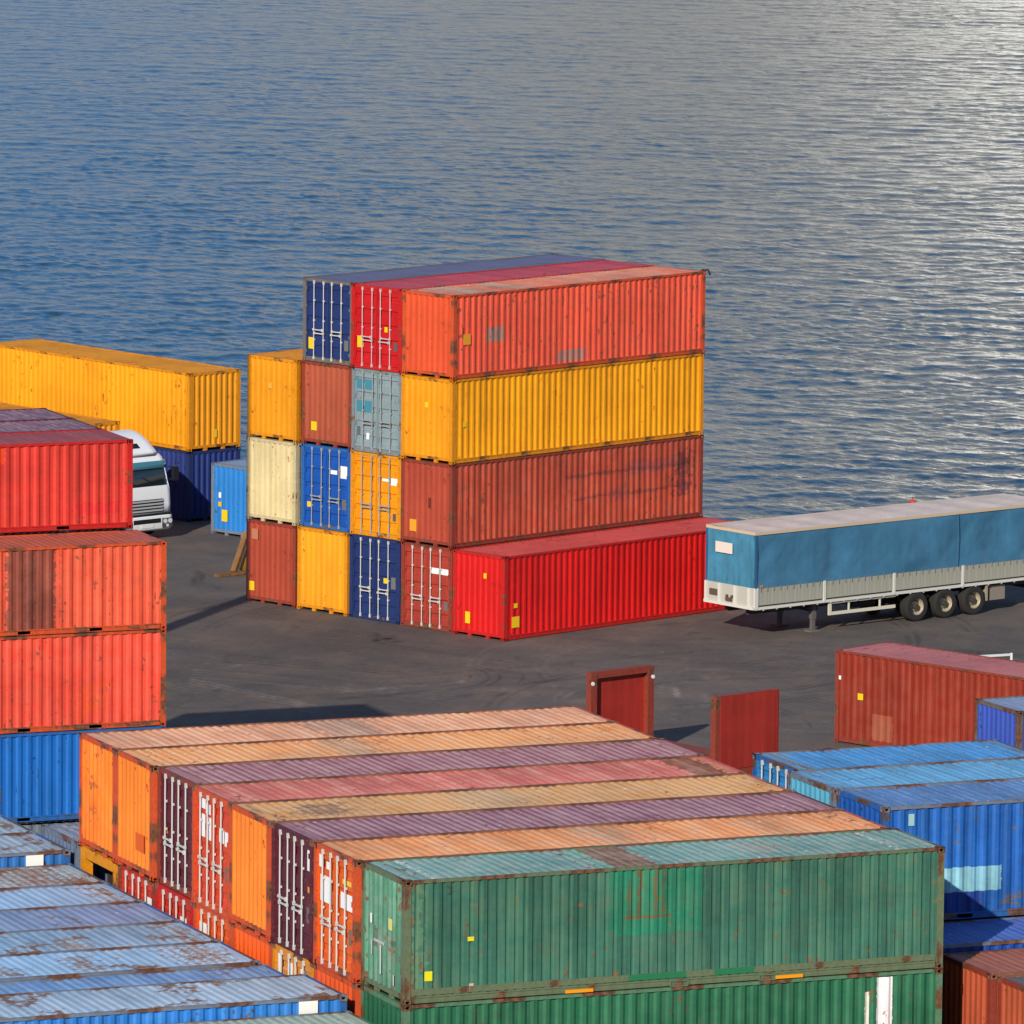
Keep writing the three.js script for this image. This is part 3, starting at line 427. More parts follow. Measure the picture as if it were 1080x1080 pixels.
  for (let k = 1; k <= 9; k++) for (let lev = 0; lev < 2; lev++) D(k, lev, 0.05, { color: k % 2 ? [206, 92, 40] : [120, 60, 50], hidden: true, label: 'container in the hidden lower tiers of the long foreground row', group: 'hidden lower tiers of the foreground row' });
  put(container({ color: [96, 112, 140], rust: 0.5, roof: roofTx({ base: [126, 138, 164], seed: 69, rust: 0.3 }), label: 'grey blue container roof behind the farthest orange container of the row', group: GD }), FD, -0.12, 19.93, 2 * H6);
}

// --- the block of blue containers at the lower left (E); right-hand ends stand against the row
const GE = 'blue roofed containers at the lower left';
{
  const L = 12.192, E = (w, top, H, o) => put(container({ H, group: GE, topColor: [122, 134, 152], ...o }), FD, -0.27 - L + (o.off ?? 0), w, top - H);
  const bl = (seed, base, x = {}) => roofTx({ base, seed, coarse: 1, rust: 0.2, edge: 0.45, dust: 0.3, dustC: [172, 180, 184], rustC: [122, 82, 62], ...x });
  const SB = [44, 108, 178], plac = ['placard', L / 2 - 0.86, 2.18, 0.42, 0.46, WHT];
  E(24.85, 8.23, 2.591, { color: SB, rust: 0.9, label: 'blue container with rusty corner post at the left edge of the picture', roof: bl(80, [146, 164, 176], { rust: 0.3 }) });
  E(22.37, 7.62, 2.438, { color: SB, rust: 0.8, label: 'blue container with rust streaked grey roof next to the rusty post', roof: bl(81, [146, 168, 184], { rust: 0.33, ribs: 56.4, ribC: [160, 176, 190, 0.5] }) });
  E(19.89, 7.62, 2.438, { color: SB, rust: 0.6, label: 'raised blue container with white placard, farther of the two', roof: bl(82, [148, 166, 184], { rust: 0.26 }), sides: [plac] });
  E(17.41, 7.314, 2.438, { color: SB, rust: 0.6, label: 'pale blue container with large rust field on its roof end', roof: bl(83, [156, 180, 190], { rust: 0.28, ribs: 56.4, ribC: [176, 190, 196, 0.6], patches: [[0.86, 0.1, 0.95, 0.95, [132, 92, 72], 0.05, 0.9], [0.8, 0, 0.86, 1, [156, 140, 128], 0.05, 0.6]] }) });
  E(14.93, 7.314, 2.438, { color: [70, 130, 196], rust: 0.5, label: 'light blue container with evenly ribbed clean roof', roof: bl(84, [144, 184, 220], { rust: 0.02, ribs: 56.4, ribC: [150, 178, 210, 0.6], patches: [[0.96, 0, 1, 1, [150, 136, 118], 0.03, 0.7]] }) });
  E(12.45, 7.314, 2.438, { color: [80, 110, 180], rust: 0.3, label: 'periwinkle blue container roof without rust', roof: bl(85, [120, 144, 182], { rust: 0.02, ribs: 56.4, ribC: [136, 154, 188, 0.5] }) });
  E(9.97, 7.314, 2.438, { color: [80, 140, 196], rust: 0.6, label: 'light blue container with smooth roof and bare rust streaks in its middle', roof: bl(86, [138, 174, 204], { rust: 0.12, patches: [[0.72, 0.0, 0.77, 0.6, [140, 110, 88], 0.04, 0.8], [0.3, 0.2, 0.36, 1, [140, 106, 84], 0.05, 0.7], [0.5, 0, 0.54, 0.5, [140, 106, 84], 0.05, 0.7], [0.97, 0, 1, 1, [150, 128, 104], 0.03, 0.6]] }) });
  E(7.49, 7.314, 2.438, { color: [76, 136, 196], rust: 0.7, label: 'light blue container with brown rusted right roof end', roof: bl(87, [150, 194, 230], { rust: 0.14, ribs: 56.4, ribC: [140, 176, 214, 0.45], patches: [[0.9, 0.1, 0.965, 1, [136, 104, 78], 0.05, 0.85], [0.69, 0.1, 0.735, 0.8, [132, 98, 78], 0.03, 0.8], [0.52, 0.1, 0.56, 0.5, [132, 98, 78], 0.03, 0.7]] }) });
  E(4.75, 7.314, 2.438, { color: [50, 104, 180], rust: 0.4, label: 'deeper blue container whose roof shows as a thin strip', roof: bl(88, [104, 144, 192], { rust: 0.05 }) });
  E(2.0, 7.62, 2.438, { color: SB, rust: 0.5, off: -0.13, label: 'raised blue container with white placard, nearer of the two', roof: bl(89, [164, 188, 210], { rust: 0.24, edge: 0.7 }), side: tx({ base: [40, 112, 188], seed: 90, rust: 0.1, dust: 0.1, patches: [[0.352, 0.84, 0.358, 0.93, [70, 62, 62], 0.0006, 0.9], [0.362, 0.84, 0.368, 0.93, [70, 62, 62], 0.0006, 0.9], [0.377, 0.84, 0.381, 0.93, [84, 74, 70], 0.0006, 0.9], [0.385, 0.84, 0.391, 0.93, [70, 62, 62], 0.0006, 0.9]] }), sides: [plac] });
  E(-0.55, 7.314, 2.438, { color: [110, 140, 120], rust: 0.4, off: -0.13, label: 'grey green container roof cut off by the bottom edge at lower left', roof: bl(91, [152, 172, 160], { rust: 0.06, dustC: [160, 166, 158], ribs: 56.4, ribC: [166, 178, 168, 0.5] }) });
  const heights = { 24.85: [2.82, 2.819], 22.37: [2.591, 2.591], 19.89: [2.591, 2.591], 2.0: [2.591, 2.591] };
  for (const w of [24.85, 22.37, 19.89, 17.41, 14.93, 12.45, 9.97, 7.49, 4.75, 2.0, -0.55]) { let y = 0; for (const H of heights[w] ?? [2.438, 2.438]) { put(container({ H, color: SB, hidden: true, label: 'container in the hidden lower tiers under the blue roofs', group: 'hidden lower tiers under the blue roofs' }), FD, -0.27 - L - 0.05, w, y); y += H; } }
}

// --- the stack at the left edge (C), twenty-foot boxes
const GC = 'containers of the left stack';
{
  const C = (w, y, H, o) => put(container({ L: L20, H, group: GC, ...o }), FD, 13.35 - L20, w, y, L20);
  C(51.4, 2.438, 2.438, { color: [26, 106, 190], rust: 0.3, label: 'blue container at the bottom of the left stack' });
  C(51.4, 4.876, 2.65, { color: CORAL, rust: 0.7, frameColor: [206, 86, 46], label: 'orange red container resting on the blue one in the left stack', side: tx({ w: 1024, h: 512, base: [226, 72, 52], seed: 93, rust: 0.07, dust: 0.2, dustC: [190, 120, 100], edge: 0.35, streak: 0.2, patches: [[0.6, 0.1, 0.7, 0.45, [226, 84, 30], 0.06, 0.6]] }) });
  C(51.4, 7.526, 2.4, { color: [228, 86, 56], rust: 0.6, frameColor: [206, 92, 52], label: 'orange red container with a dark brown patch on its side', roofColor: [196, 108, 88], side: tx({ w: 1024, h: 512, base: [216, 82, 54], seed: 94, rust: 0.05, dust: 0.16, dustC: [190, 120, 100], edge: 0.2, streak: 0.2, patches: [[0.235, -1, 0.475, 2, [124, 62, 48], 0.01, 0.92], [0.33, -1, 0.375, 2, [92, 50, 44], 0.01, 0.5], [0.475, -1, 0.5, 2, [186, 66, 46], 0.01, 0.6]] }) });
  C(54.15, 9.926, 2.438, { color: [200, 48, 34], rust: 0.3, frameColor: [196, 54, 40], label: 'red container on the topmost tier of the left stack', roofColor: [176, 86, 90], side: tx({ w: 1024, h: 512, base: [198, 52, 40], seed: 95, rust: 0.06, dust: 0.1, dustC: [180, 90, 80], streak: 0.2, patches: [[0.1, 0.78, 0.385, 1.2, [234, 70, 28], 0.01, 0.8], [0.74, 0.1, 0.95, 0.26, [190, 30, 40], 0.03, 0.5]] }) });
  C(56.65, 9.926, 2.438, { color: [96, 50, 64], label: 'purple roofed container right behind the red top one', roof: roofTx({ base: [120, 84, 100], seed: 96, dust: 0.35 }) });
  C(59.15, 9.926, 2.438, { color: [96, 50, 64], label: 'purple roofed container at the far side of the left stack', roof: roofTx({ base: [116, 82, 100], seed: 97, dust: 0.35 }) });
  for (const w of [51.4, 54.15, 56.65, 59.15]) { let y = 0; for (const H of [2.438, 2.438, 2.65, 2.4]) { if (w > 52 || !y) C(w, y, H, { color: [110, 120, 130], hidden: true, label: 'container hidden inside the left stack', group: 'hidden containers of the left stack' }); y += H; } }
}

// --- right-hand block (F)
const GF = 'containers of the right hand block';
{
  const F = (l, w, y, o) => put(container({ L: L20, H: H6, group: GF, topColor: w > 2 ? [122, 134, 152] : [150, 98, 74], ...o }), FD, l, w, y, L20);
  const y3 = 3 * H6;
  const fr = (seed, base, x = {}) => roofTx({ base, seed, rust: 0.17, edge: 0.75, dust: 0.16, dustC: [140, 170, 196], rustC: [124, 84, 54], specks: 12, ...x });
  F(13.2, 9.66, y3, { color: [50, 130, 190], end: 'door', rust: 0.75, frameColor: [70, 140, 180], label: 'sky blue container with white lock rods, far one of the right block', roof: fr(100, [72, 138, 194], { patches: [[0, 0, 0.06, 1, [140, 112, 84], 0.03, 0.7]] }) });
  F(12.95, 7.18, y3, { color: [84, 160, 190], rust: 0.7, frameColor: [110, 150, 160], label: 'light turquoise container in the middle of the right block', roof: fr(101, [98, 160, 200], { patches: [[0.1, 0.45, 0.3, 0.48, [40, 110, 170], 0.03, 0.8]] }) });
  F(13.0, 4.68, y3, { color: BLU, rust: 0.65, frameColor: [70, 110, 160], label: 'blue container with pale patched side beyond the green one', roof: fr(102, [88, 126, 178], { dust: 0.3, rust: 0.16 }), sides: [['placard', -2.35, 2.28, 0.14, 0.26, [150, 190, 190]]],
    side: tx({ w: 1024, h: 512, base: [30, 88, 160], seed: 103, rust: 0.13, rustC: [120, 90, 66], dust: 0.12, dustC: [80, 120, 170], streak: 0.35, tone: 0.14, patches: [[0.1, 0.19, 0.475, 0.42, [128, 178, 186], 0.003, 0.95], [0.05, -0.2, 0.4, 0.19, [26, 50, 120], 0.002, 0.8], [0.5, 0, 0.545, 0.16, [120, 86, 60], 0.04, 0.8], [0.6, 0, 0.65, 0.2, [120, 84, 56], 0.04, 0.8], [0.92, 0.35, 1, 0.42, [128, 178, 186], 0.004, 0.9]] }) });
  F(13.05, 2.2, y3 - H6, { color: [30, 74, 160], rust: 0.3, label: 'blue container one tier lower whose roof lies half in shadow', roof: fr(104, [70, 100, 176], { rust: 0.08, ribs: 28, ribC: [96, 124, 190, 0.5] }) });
  F(13.2, -0.36, 7.62 - 2.438, { H: 2.438, color: [178, 82, 52], rust: 0.4, roofColor: [186, 116, 96], label: 'rusty orange container at the lower right corner behind the green one' });
  F(13.34, -2.86, 7.58 - 2.438, { H: 2.438, color: [174, 82, 52], rust: 0.4, roofColor: [124, 120, 122], label: 'rusty orange container with grey roof in the lower right corner' });
  for (const w of [9.66, 7.18, 4.68]) for (let k = 0; k < 3; k++) F(13.2, w, k * H6, { color: [40, 84, 150], hidden: true, label: 'container in the hidden lower tiers of the right block', group: 'hidden lower tiers of the right block' });
  for (const [w, h] of [[2.2, H6], [-0.36, 2.591], [-2.86, 2.571]]) for (let k = 0; k < 2; k++) F(13.3, w, k * h, { H: h, color: [150, 70, 50], hidden: true, label: 'container in the hidden lower tiers of the right block', group: 'hidden lower tiers of the right block' });
  // farther back on the right
  const FK = frame(9.95, -240.4, -0.766);
  const k = container({ H: 2.84, color: [140, 46, 28], rust: 0.3, roofColor: [204, 124, 124], label: 'long brown container on the ground at the right edge', group: 'single containers on the quay', side: tx({ base: [132, 42, 25], seed: 106, tone: 0.06, rust: 0.05, dust: 0.1, streak: 0.12, patches: [[0.115, 0.02, 0.185, 0.33, [158, 84, 60], 0.002, 0.8]] }), sides: [['warning_label', -5.05, 1.5, 0.22, 0.2, LBL], ['placard', -5.9, 2.0, 0.1, 0.12, WHT]] });
  put(k, FK, 0, 0, 0.02);
  const FV = frame(13.9, -214.35, 0.45);
  put(container({ L: L20, color: [58, 84, 176], rust: 0.7, frameColor: [120, 110, 120], roofColor: [150, 170, 206], label: 'violet blue container in front of the long brown one at the right edge', group: 'single containers on the quay' }), FV, 0, 0, H6, L20);
  put(container({ L: L20, color: [58, 84, 176], hidden: true, label: 'container hidden beneath the violet blue one', group: 'single containers on the quay' }), FV, 0, 0, 0, L20);
}

// --- far left (B) and the small blue one
{
  const gB = 'containers at the far left by the water';
  const th = Math.atan2(0.75, -0.66), c = Math.cos(th), s = Math.sin(th);
  const near = (x, z) => { const f = frame(x, z, th); return (t, y) => { t.position.copy(f.at(12.192 / 2, -W / 2, y)); t.rotation.y = th; }; };
  const b1 = near(-11.85, -288.3);
  b1(container({ H: H6, color: [40, 58, 124], rust: 0.3, label: 'navy container on the ground under the long yellow one by the water', group: gB }), 0);
  b1(container({ H: H9, color: [244, 160, 16], seed: 3, rust: 0.25, label: 'long yellow container on the navy one by the water', group: gB, endColor: [240, 156, 20], ends: [['warning_label', 0.0, 0.6, 0.2, 0.3, [236, 190, 40]]] }), H6);
  { const d = 2.95, hx = 0.66, hz = 0.75, t = container({ H: H6, color: [240, 154, 20], rust: 0.3, label: 'yellow container riding behind the white truck cab', group: gB });
    t.position.set(-13.25 - hx * (d + 12.192 / 2), 1.38, -283.15 - hz * (d + 12.192 / 2)); t.rotation.y = th; }
  const FL = frame(-9.19, -283.7, 0.793);
  put(container({ L: L20, color: [44, 130, 208], rust: 0.25, frameColor: [110, 140, 170], roofColor: [130, 160, 196], label: 'small bright blue container on the ground left of the tall block', group: 'single containers on the quay', ends: [['placard', -0.75, 1.45, 0.13, 0.2, WHT], ['warning_label', -0.75, 1.12, 0.17, 0.17, [222, 170, 40]], ['warning_label', -0.5, 0.72, 0.3, 0.42, LBL]] }), FL, 0, 0, 0, L20);
}

// ------------------------------------------------------------------ curtain-side semi-trailer
function wheel(parent, x, y, z, r, w, s) {             // s: outward side along z
  const t = part('wheel', new THREE.LatheGeometry([[r * 0.56, -w * 0.42], [r * 0.62, -w * 0.5], [r * 0.9, -w * 0.5], [r * 0.98, -w * 0.42], [r, -w * 0.3], [r, w * 0.3], [r * 0.98, w * 0.42], [r * 0.9, w * 0.5], [r * 0.62, w * 0.5], [r * 0.56, w * 0.42], [r * 0.56, -w * 0.42]].map(p => new THREE.Vector2(...p)), 36).rotateX(Math.PI / 2), flat([44, 42, 41], 0.9), parent);
  t.position.set(x, y, z);
  part('rim', new THREE.LatheGeometry([[r * 0.565, w * 0.45], [r * 0.53, w * 0.40], [r * 0.50, w * 0.05], [r * 0.30, -w * 0.05], [r * 0.24, w * 0.12], [0.001, w * 0.12]].map(p => new THREE.Vector2(...p)), 28).rotateX(s * Math.PI / 2), flat([176, 164, 140], 0.5, 0.3), t);
  const nuts = []; for (let k = 0; k < 10; k++) nuts.push(cyl(0.022, 0.06, 6, 'z').translate(r * 0.38 * Math.cos(k * 0.628), r * 0.38 * Math.sin(k * 0.628), s * w * 0.05));
  part('hub', merge([cyl(r * 0.21, 0.16, 18, 'z').translate(0, 0, s * w * 0.22), ...nuts]), flat([70, 62, 54], 0.6), t);
  return t;
}
{
  const t = thing('curtain_trailer', 'blue curtain sided semi trailer parked on its landing legs by the water', 'trailer');
  t.position.set(8.1, 0, -260.9); t.rotation.y = 0.69; t.position.x += 0;
  const L = 13.6, wd = 2.5;                            // x back from the front, z = 0 near side, -wd far side
  const cream = flat([206, 200, 178], 0.6), white = flat([206, 203, 194], 0.55), dark = flat([40, 38, 38], 0.85), steel = flat([58, 55, 54], 0.8);
  const boardTex = tx({ w: 1024, h: 64, asp: 12, base: [158, 157, 143], seed: 120, dust: 0.3, dustC: [146, 136, 118], rust: 0, streak: 0.35, tone: 0.08 });
  const curtainTex = paint({ w: 2048, h: 256, asp: 7, base: [64, 116, 146], seed: 121, tone: 0.07, dust: 0.3, dustC: [60, 92, 122], rust: 0, rustC: [40, 62, 80], streak: 0.1 });
  const cm = std({ map: curtainTex, roughness: 0.42 }), fm = std({ map: paint({ w: 256, h: 256, asp: 1.3, base: [64, 130, 160], seed: 122, tone: 0.08, dust: 0.35, dustC: [66, 96, 120], rust: 0, rustC: [40, 64, 84], streak: 0.3 }), roughness: 0.42 });
  const y0 = 1.05, yb = 1.74, y1 = 3.56;
  const cloth = (w, h, nx, ny, seed, amp) => { const g = new THREE.PlaneGeometry(w, h, nx, ny), p = g.attributes.position; for (let i = 0; i < p.count; i++) { const x = p.getX(i), y = p.getY(i), e = Math.min(1, (h / 2 - Math.abs(y)) / 0.35); p.setZ(i, amp * e * ((smp(TA, x / 9 + seed, y / 7) - 0.5) * 1.6 + 0.5 * (smp(TB, x / 5 + seed, y / 22) - 0.5)) + 0.012 * e * Math.sin(x * 4.2)); } g.computeVertexNormals(); return g; };
  for (const s of [0, 1]) { const c = part('side_curtain', cloth(L - 0.1, y1 - yb + 0.03, 150, 14, s * 0.4, 0.09), cm, t); c.position.set(L / 2, (y1 + yb) / 2, s ? -wd + 0.01 : -0.01); if (s) c.rotation.y = Math.PI;
    if (!s) { part('curtain_seam', boxM(0.03, y1 - yb - 0.04, 0.012, 9.1 - L / 2, 0, 0.05), flat([58, 108, 138], 0.6), c); part('side_marker', boxM(0.12, 0.07, 0.03, 0.28 - L / 2, -0.86, 0.02), flat([200, 120, 50], 0.4), c); } }
  const f = part('front_sheet', cloth(wd - 0.06, y1 - yb, 20, 14, 0.8, 0.05), fm, t); f.position.set(0, (y1 + yb) / 2, -wd / 2); f.rotation.y = -Math.PI / 2;
  part('placard', boxM(0.86, 0.36, 0.008, -0.3, 0.3, 0.045), flat([218, 206, 196], 0.6), f);
  const bk = part('rear_doors', boxM(0.05, y1 - y0, wd - 0.06, L - 0.03, (y1 + y0) / 2, -wd / 2), fm, t);
  for (const [x, z] of [[0.03, -0.03], [0.03, -wd + 0.03], [L - 0.05, -0.03], [L - 0.05, -wd + 0.03]]) part('corner_pillar', boxM(0.09, y1 - yb + 0.02, 0.09, x, (y1 + yb) / 2, z), flat([46, 90, 124], 0.5), t);
  // roof canvas, sagging between the bows, with its pale valance
  { const g = new THREE.PlaneGeometry(L, wd, 60, 10), p = g.attributes.position; for (let i = 0; i < p.count; i++) { const x = p.getX(i), y = p.getY(i), e = Math.min(1, (wd / 2 - Math.abs(y)) / 0.5); p.setZ(i, 0.05 * e - 0.045 * e * Math.abs(Math.sin(x * 2.2)) + 0.05 * e * (smp(TA, x / 9, y / 5) - 0.5)); } g.computeVertexNormals(); g.rotateX(-Math.PI / 2).translate(L / 2, y1 + 0.05, -wd / 2);
    const rt = paint({ w: 1024, h: 256, asp: 5.4, base: [206, 190, 182], seed: 123, tone: 0.06, dust: 0.3, dustC: [178, 160, 146], rust: 0.04, rustC: [160, 140, 120], streak: 0.1 });
    const r = part('roof_canvas', g, std({ map: rt, roughness: 0.8 }), t);
    part('roof_valance', merge([boxM(L, 0.1, 0.02, L / 2, y1 + 0.01, 0.012), boxM(L, 0.1, 0.02, L / 2, y1 + 0.01, -wd - 0.012), boxM(0.02, 0.1, wd, -0.012, y1 + 0.01, -wd / 2)]), flat([196, 174, 146], 0.7), r); }
  // drop boards between white posts
  const posts = [0.02, 3.06, 6.2, 9.35, 12.4, L - 0.1];
  for (const z of [0, -wd]) {
    for (let k = 0; k + 1 < posts.length; k++) part('drop_board', boxM(posts[k + 1] - posts[k] - 0.1, yb - y0 - 0.1, 0.03, (posts[k] + posts[k + 1]) / 2 + 0.03, (yb + y0) / 2 + 0.05, z - 0.03 * Math.sign(z + 1)), boardTex, t);
    for (const [k, x] of posts.entries()) part('post', boxM(k ? 0.1 : 0.16, yb - y0 + 0.02, 0.07, x + 0.04, (yb + y0) / 2, z - 0.02 * Math.sign(z + 1)), white, t);
    part('side_rail', merge([boxM(L, 0.09, 0.08, L / 2, y0 + 0.0, z - 0.035 * Math.sign(z + 1)), ...Array.from({ length: 22 }, (_, k) => boxM(0.05, 0.05, 0.06, 0.4 + k * 0.6, y0 - 0.06, z - 0.04 * Math.sign(z + 1)))]), white, t);
  }
  const hooks = []; for (let k = 0; k < 46; k++) hooks.push(boxM(0.02, 0.16, 0.012, 0.25 + k * 0.29, yb - 0.05, 0.012)); part('curtain_strap', merge(hooks), flat([126, 130, 126], 0.7), t);
  const fb = part('front_bulkhead', boxM(0.06, yb - y0, wd - 0.1, 0, (yb + y0) / 2, -wd / 2), flat([178, 176, 166], 0.6), t);
  for (const z of [-0.25, -0.95, -1.75, -wd + 0.06]) part('bulkhead_rib', boxM(0.05, yb - y0, z < -wd + 0.1 ? 0.1 : 0.12, -0.05, (yb + y0) / 2, z), white, fb);
  part('bulkhead_rail', boxM(0.08, 0.1, wd, -0.055, y0 + 0.02, -wd / 2), white, fb);
  part('connector_panel', merge([boxM(0.05, 0.2, 0.42, -0.055, y0 + 0.36, -wd + 0.48), boxM(0.06, 0.12, 0.3, -0.065, y0 + 0.2, -1.25), cyl(0.05, 0.06, 10, 'x').translate(-0.06, y0 + 0.3, -1.1), cyl(0.05, 0.06, 10, 'x').translate(-0.06, y0 + 0.3, -1.35)]), flat([92, 78, 62], 0.6), fb);
  part('deck', boxM(L, 0.08, wd - 0.1, L / 2, y0 + 0.09, -wd / 2), steel, t);
  for (const z of [-0.72, -wd + 0.72]) part('chassis_beam', merge([boxM(L - 0.6, 0.34, 0.14, L / 2, y0 - 0.12, z)]), steel, t);
  const cross = []; for (let k = 0; k < 12; k++) cross.push(boxM(0.1, 0.12, wd - 0.16, 0.7 + k * 1.1, y0 - 0.01, -wd / 2)); part('cross_member', merge(cross), steel, t);
  for (const z of [-0.42, -wd + 0.42]) { const l = part('landing_leg', merge([boxM(0.17, 0.62, 0.17, 2.95, 0.74, z), boxM(0.13, 0.42, 0.13, 2.95, 0.24, z), boxM(0.08, 0.3, 0.1, 3.14, 0.84, z)]), flat([92, 88, 84], 0.7), t); part('leg_foot', boxM(0.42, 0.05, 0.34, 2.95, 0.027, z), flat([104, 100, 96], 0.7), l); }
  part('landing_brace', bar([2.95, 0.7, -0.5], [2.95, 0.7, -wd + 0.5], 0.07), steel, t);
  part('side_guard', merge([boxM(2.95, 0.11, 0.04, 4.9, 0.98, -0.09), boxM(2.95, 0.11, 0.04, 4.9, 0.6, -0.09), boxM(0.13, 0.49, 0.05, 3.42, 0.79, -0.092), boxM(0.05, 0.4, 0.05, 4.3, 0.79, -0.12), boxM(0.05, 0.4, 0.05, 5.7, 0.79, -0.12)]), cream, t);
  part('side_guard', merge([boxM(2.95, 0.11, 0.04, 4.9, 0.98, -wd + 0.09), boxM(2.95, 0.11, 0.04, 4.9, 0.6, -wd + 0.09)]), cream, t);
  part('air_tank', cyl(0.16, 1.0, 14, 'x').translate(5.2, 0.78, -0.55), dark, t);
  for (const x of [7.33, 8.64, 9.95]) { part('axle', cyl(0.07, wd - 0.5, 10, 'z').translate(x, 0.5, -wd / 2), steel, t); wheel(t, x, 0.505, -0.2, 0.505, 0.38, 1); wheel(t, x, 0.505, -wd + 0.2, 0.505, 0.38, -1); }
  part('mudguard', merge([boxM(0.09, 0.62, 0.05, 10.56, 0.74, -0.08), boxM(0.02, 0.5, 0.4, 10.6, 0.66, -0.28)]), flat([150, 140, 120], 0.7), t);
  part('pallet_box', boxM(0.7, 0.5, 0.5, 11.15, 0.66, -0.42), flat([134, 124, 112], 0.7), t);
  part('rear_bumper', boxM(0.1, 0.12, wd - 0.1, L - 0.1, 0.55, -wd / 2), dark, t);
}

// ------------------------------------------------------------------ white cab-over truck at the left
{
  const t = thing('truck', 'white cab over truck peeking out behind the left red stack', 'truck');
  t.position.set(-13.16, 0, -283.15); t.rotation.y = -0.849;   // +x is forward, front bumper at x = 0
  const white = new THREE.MeshPhysicalMaterial({ color: srgb([226, 227, 229]), roughness: 0.32, clearcoat: 0.5, clearcoatRoughness: 0.1, side: THREE.DoubleSide }), black = flat([26, 26, 28], 0.6), greyP = flat([120, 122, 124], 0.5);
  // loft of rounded-rectangle rings: [y, front x, back x, half width, corner radius]
  function loft(rings, seg = 7, open = false) {
    const P = [], I = [];
    const rr = rings.map(r => { const [y, xf, xb, hw, rad] = r, o = []; const corner = (cx, cz, rad, a0) => { for (let k = 0; k <= seg; k++) { const a = a0 + k / seg * Math.PI / 2; o.push([cx + rad * Math.cos(a), y, cz + rad * Math.sin(a)]); } }; corner(xf - rad, hw - rad, rad, 0); corner(xb + 0.06, hw - 0.06, 0.06, Math.PI / 2); corner(xb + 0.06, -hw + 0.06, 0.06, Math.PI); corner(xf - rad, -hw + rad, rad, Math.PI * 1.5); return o; });
    const n = rr[0].length; for (const q of rr) for (const p of q) P.push(...p);
    for (let j = 0; j + 1 < rr.length; j++) for (let i = 0; i < n; i++) { const a = j * n + i, b = j * n + (i + 1) % n; I.push(a, a + n, b, b, a + n, b + n); }
    const c0 = P.length / 3; const [yb, f0, b0] = rings[0], [yt, f1, b1] = rings[rings.length - 1]; P.push((f0 + b0) / 2, yb, 0, (f1 + b1) / 2, yt, 0); const m = (rr.length - 1) * n;
    for (let i = 0; i < n; i++) { I.push(c0, i, (i + 1) % n, c0 + 1, m + (i + 1) % n, m + i); }
    const g = new THREE.BufferGeometry(); g.setAttribute('position', new THREE.Float32BufferAttribute(P, 3)); g.setIndex(I); g.computeVertexNormals(); g.setAttribute('uv', new THREE.Float32BufferAttribute(new Float32Array(P.length / 3 * 2), 2)); return g;
  }
  const cab = part('cab', loft([[0.85, -0.02, -2.1, 1.22, 0.22], [1.3, 0.0, -2.1, 1.24, 0.26], [1.85, -0.03, -2.1, 1.24, 0.3], [2.0, -0.07, -2.1, 1.23, 0.32], [2.75, -0.26, -2.1, 1.18, 0.34], [2.95, -0.34, -2.1, 1.15, 0.34], [3.05, -0.5, -2.1, 1.12, 0.34]]), white, t);
  part('wind_deflector', loft([[3.0, -0.42, -2.1, 1.12, 0.4], [3.2, -0.62, -2.1, 1.1, 0.45], [3.45, -0.92, -2.1, 1.05, 0.45], [3.65, -1.25, -2.1, 0.98, 0.4], [3.76, -1.6, -2.1, 0.9, 0.3], [3.8, -1.85, -2.1, 0.8, 0.2]]), white, t);
  part('roof_window', loft([[3.3, -0.70, -0.9, 0.3, 0.08], [3.44, -0.87, -1.1, 0.28, 0.08]]), black, t);
  part('windscreen', loft([[1.98, -0.05, -0.6, 1.2, 0.33], [2.62, -0.215, -0.6, 1.165, 0.34]]), new THREE.MeshPhysicalMaterial({ color: srgb([26, 32, 34]), roughness: 0.06, clearcoat: 1, side: THREE.DoubleSide }), cab);
  part('sun_visor', loft([[2.6, -0.12, -0.62, 1.21, 0.36], [2.84, -0.2, -0.62, 1.185, 0.36]]), new THREE.MeshPhysicalMaterial({ color: srgb([64, 116, 134]), roughness: 0.15, side: THREE.DoubleSide }), cab);
  for (const z of [-0.42, 0.42]) part('wiper', bar([0.0, 2.03, z], [-0.08, 2.3, z + 0.5], 0.02), black, cab);
  const gr = part('grille', boxM(0.05, 0.46, 1.5, -0.005, 1.27, 0), black, cab);
  for (let k = 0; k < 4; k++) part('grille_slat', boxM(0.06, 0.06, 1.46, 0.02, 1.1 + k * 0.115, 0), flat([168, 170, 172], 0.4), gr);
  const bp = part('bumper', loft([[0.36, -0.02, -1.0, 1.16, 0.2], [0.45, 0.05, -1.1, 1.25, 0.24], [0.86, 0.05, -1.1, 1.26, 0.26], [0.92, -0.0, -1.1, 1.24, 0.26]]), white, t);
  part('bumper_gap', boxM(0.04, 0.07, 2.3, 0.0, 0.945, 0), black, bp);
  part('lower_intake', boxM(0.04, 0.16, 1.25, 0.04, 0.72, 0), black, bp);
  part('number_plate', boxM(0.03, 0.13, 0.56, 0.05, 0.55, 0), flat([220, 220, 216], 0.5), bp);
  for (const z of [-0.92, 0.92]) { const hl = part('headlight', boxM(0.06, 0.34, 0.46, 0.038, 0.62, z), flat([70, 72, 76], 0.35), bp); for (const [dz, dy, rr] of [[-0.12, 0.06, 0.085], [0.1, 0.06, 0.085], [0, -0.1, 0.055]]) part('lamp', cyl(rr, 0.03, 16, 'x').translate(0.075, 0.62 + dy, z + dz), new THREE.MeshPhysicalMaterial({ color: srgb([206, 210, 214]), roughness: 0.12, clearcoat: 1 }), hl); const st = []; for (let k = 0; k < 6; k++) st.push(boxM(0.2, 0.05, 0.02, -0.3, 1.0 + k * 0.13, Math.sign(z) * 1.25)); part('cab_vent', merge(st), greyP, cab); }
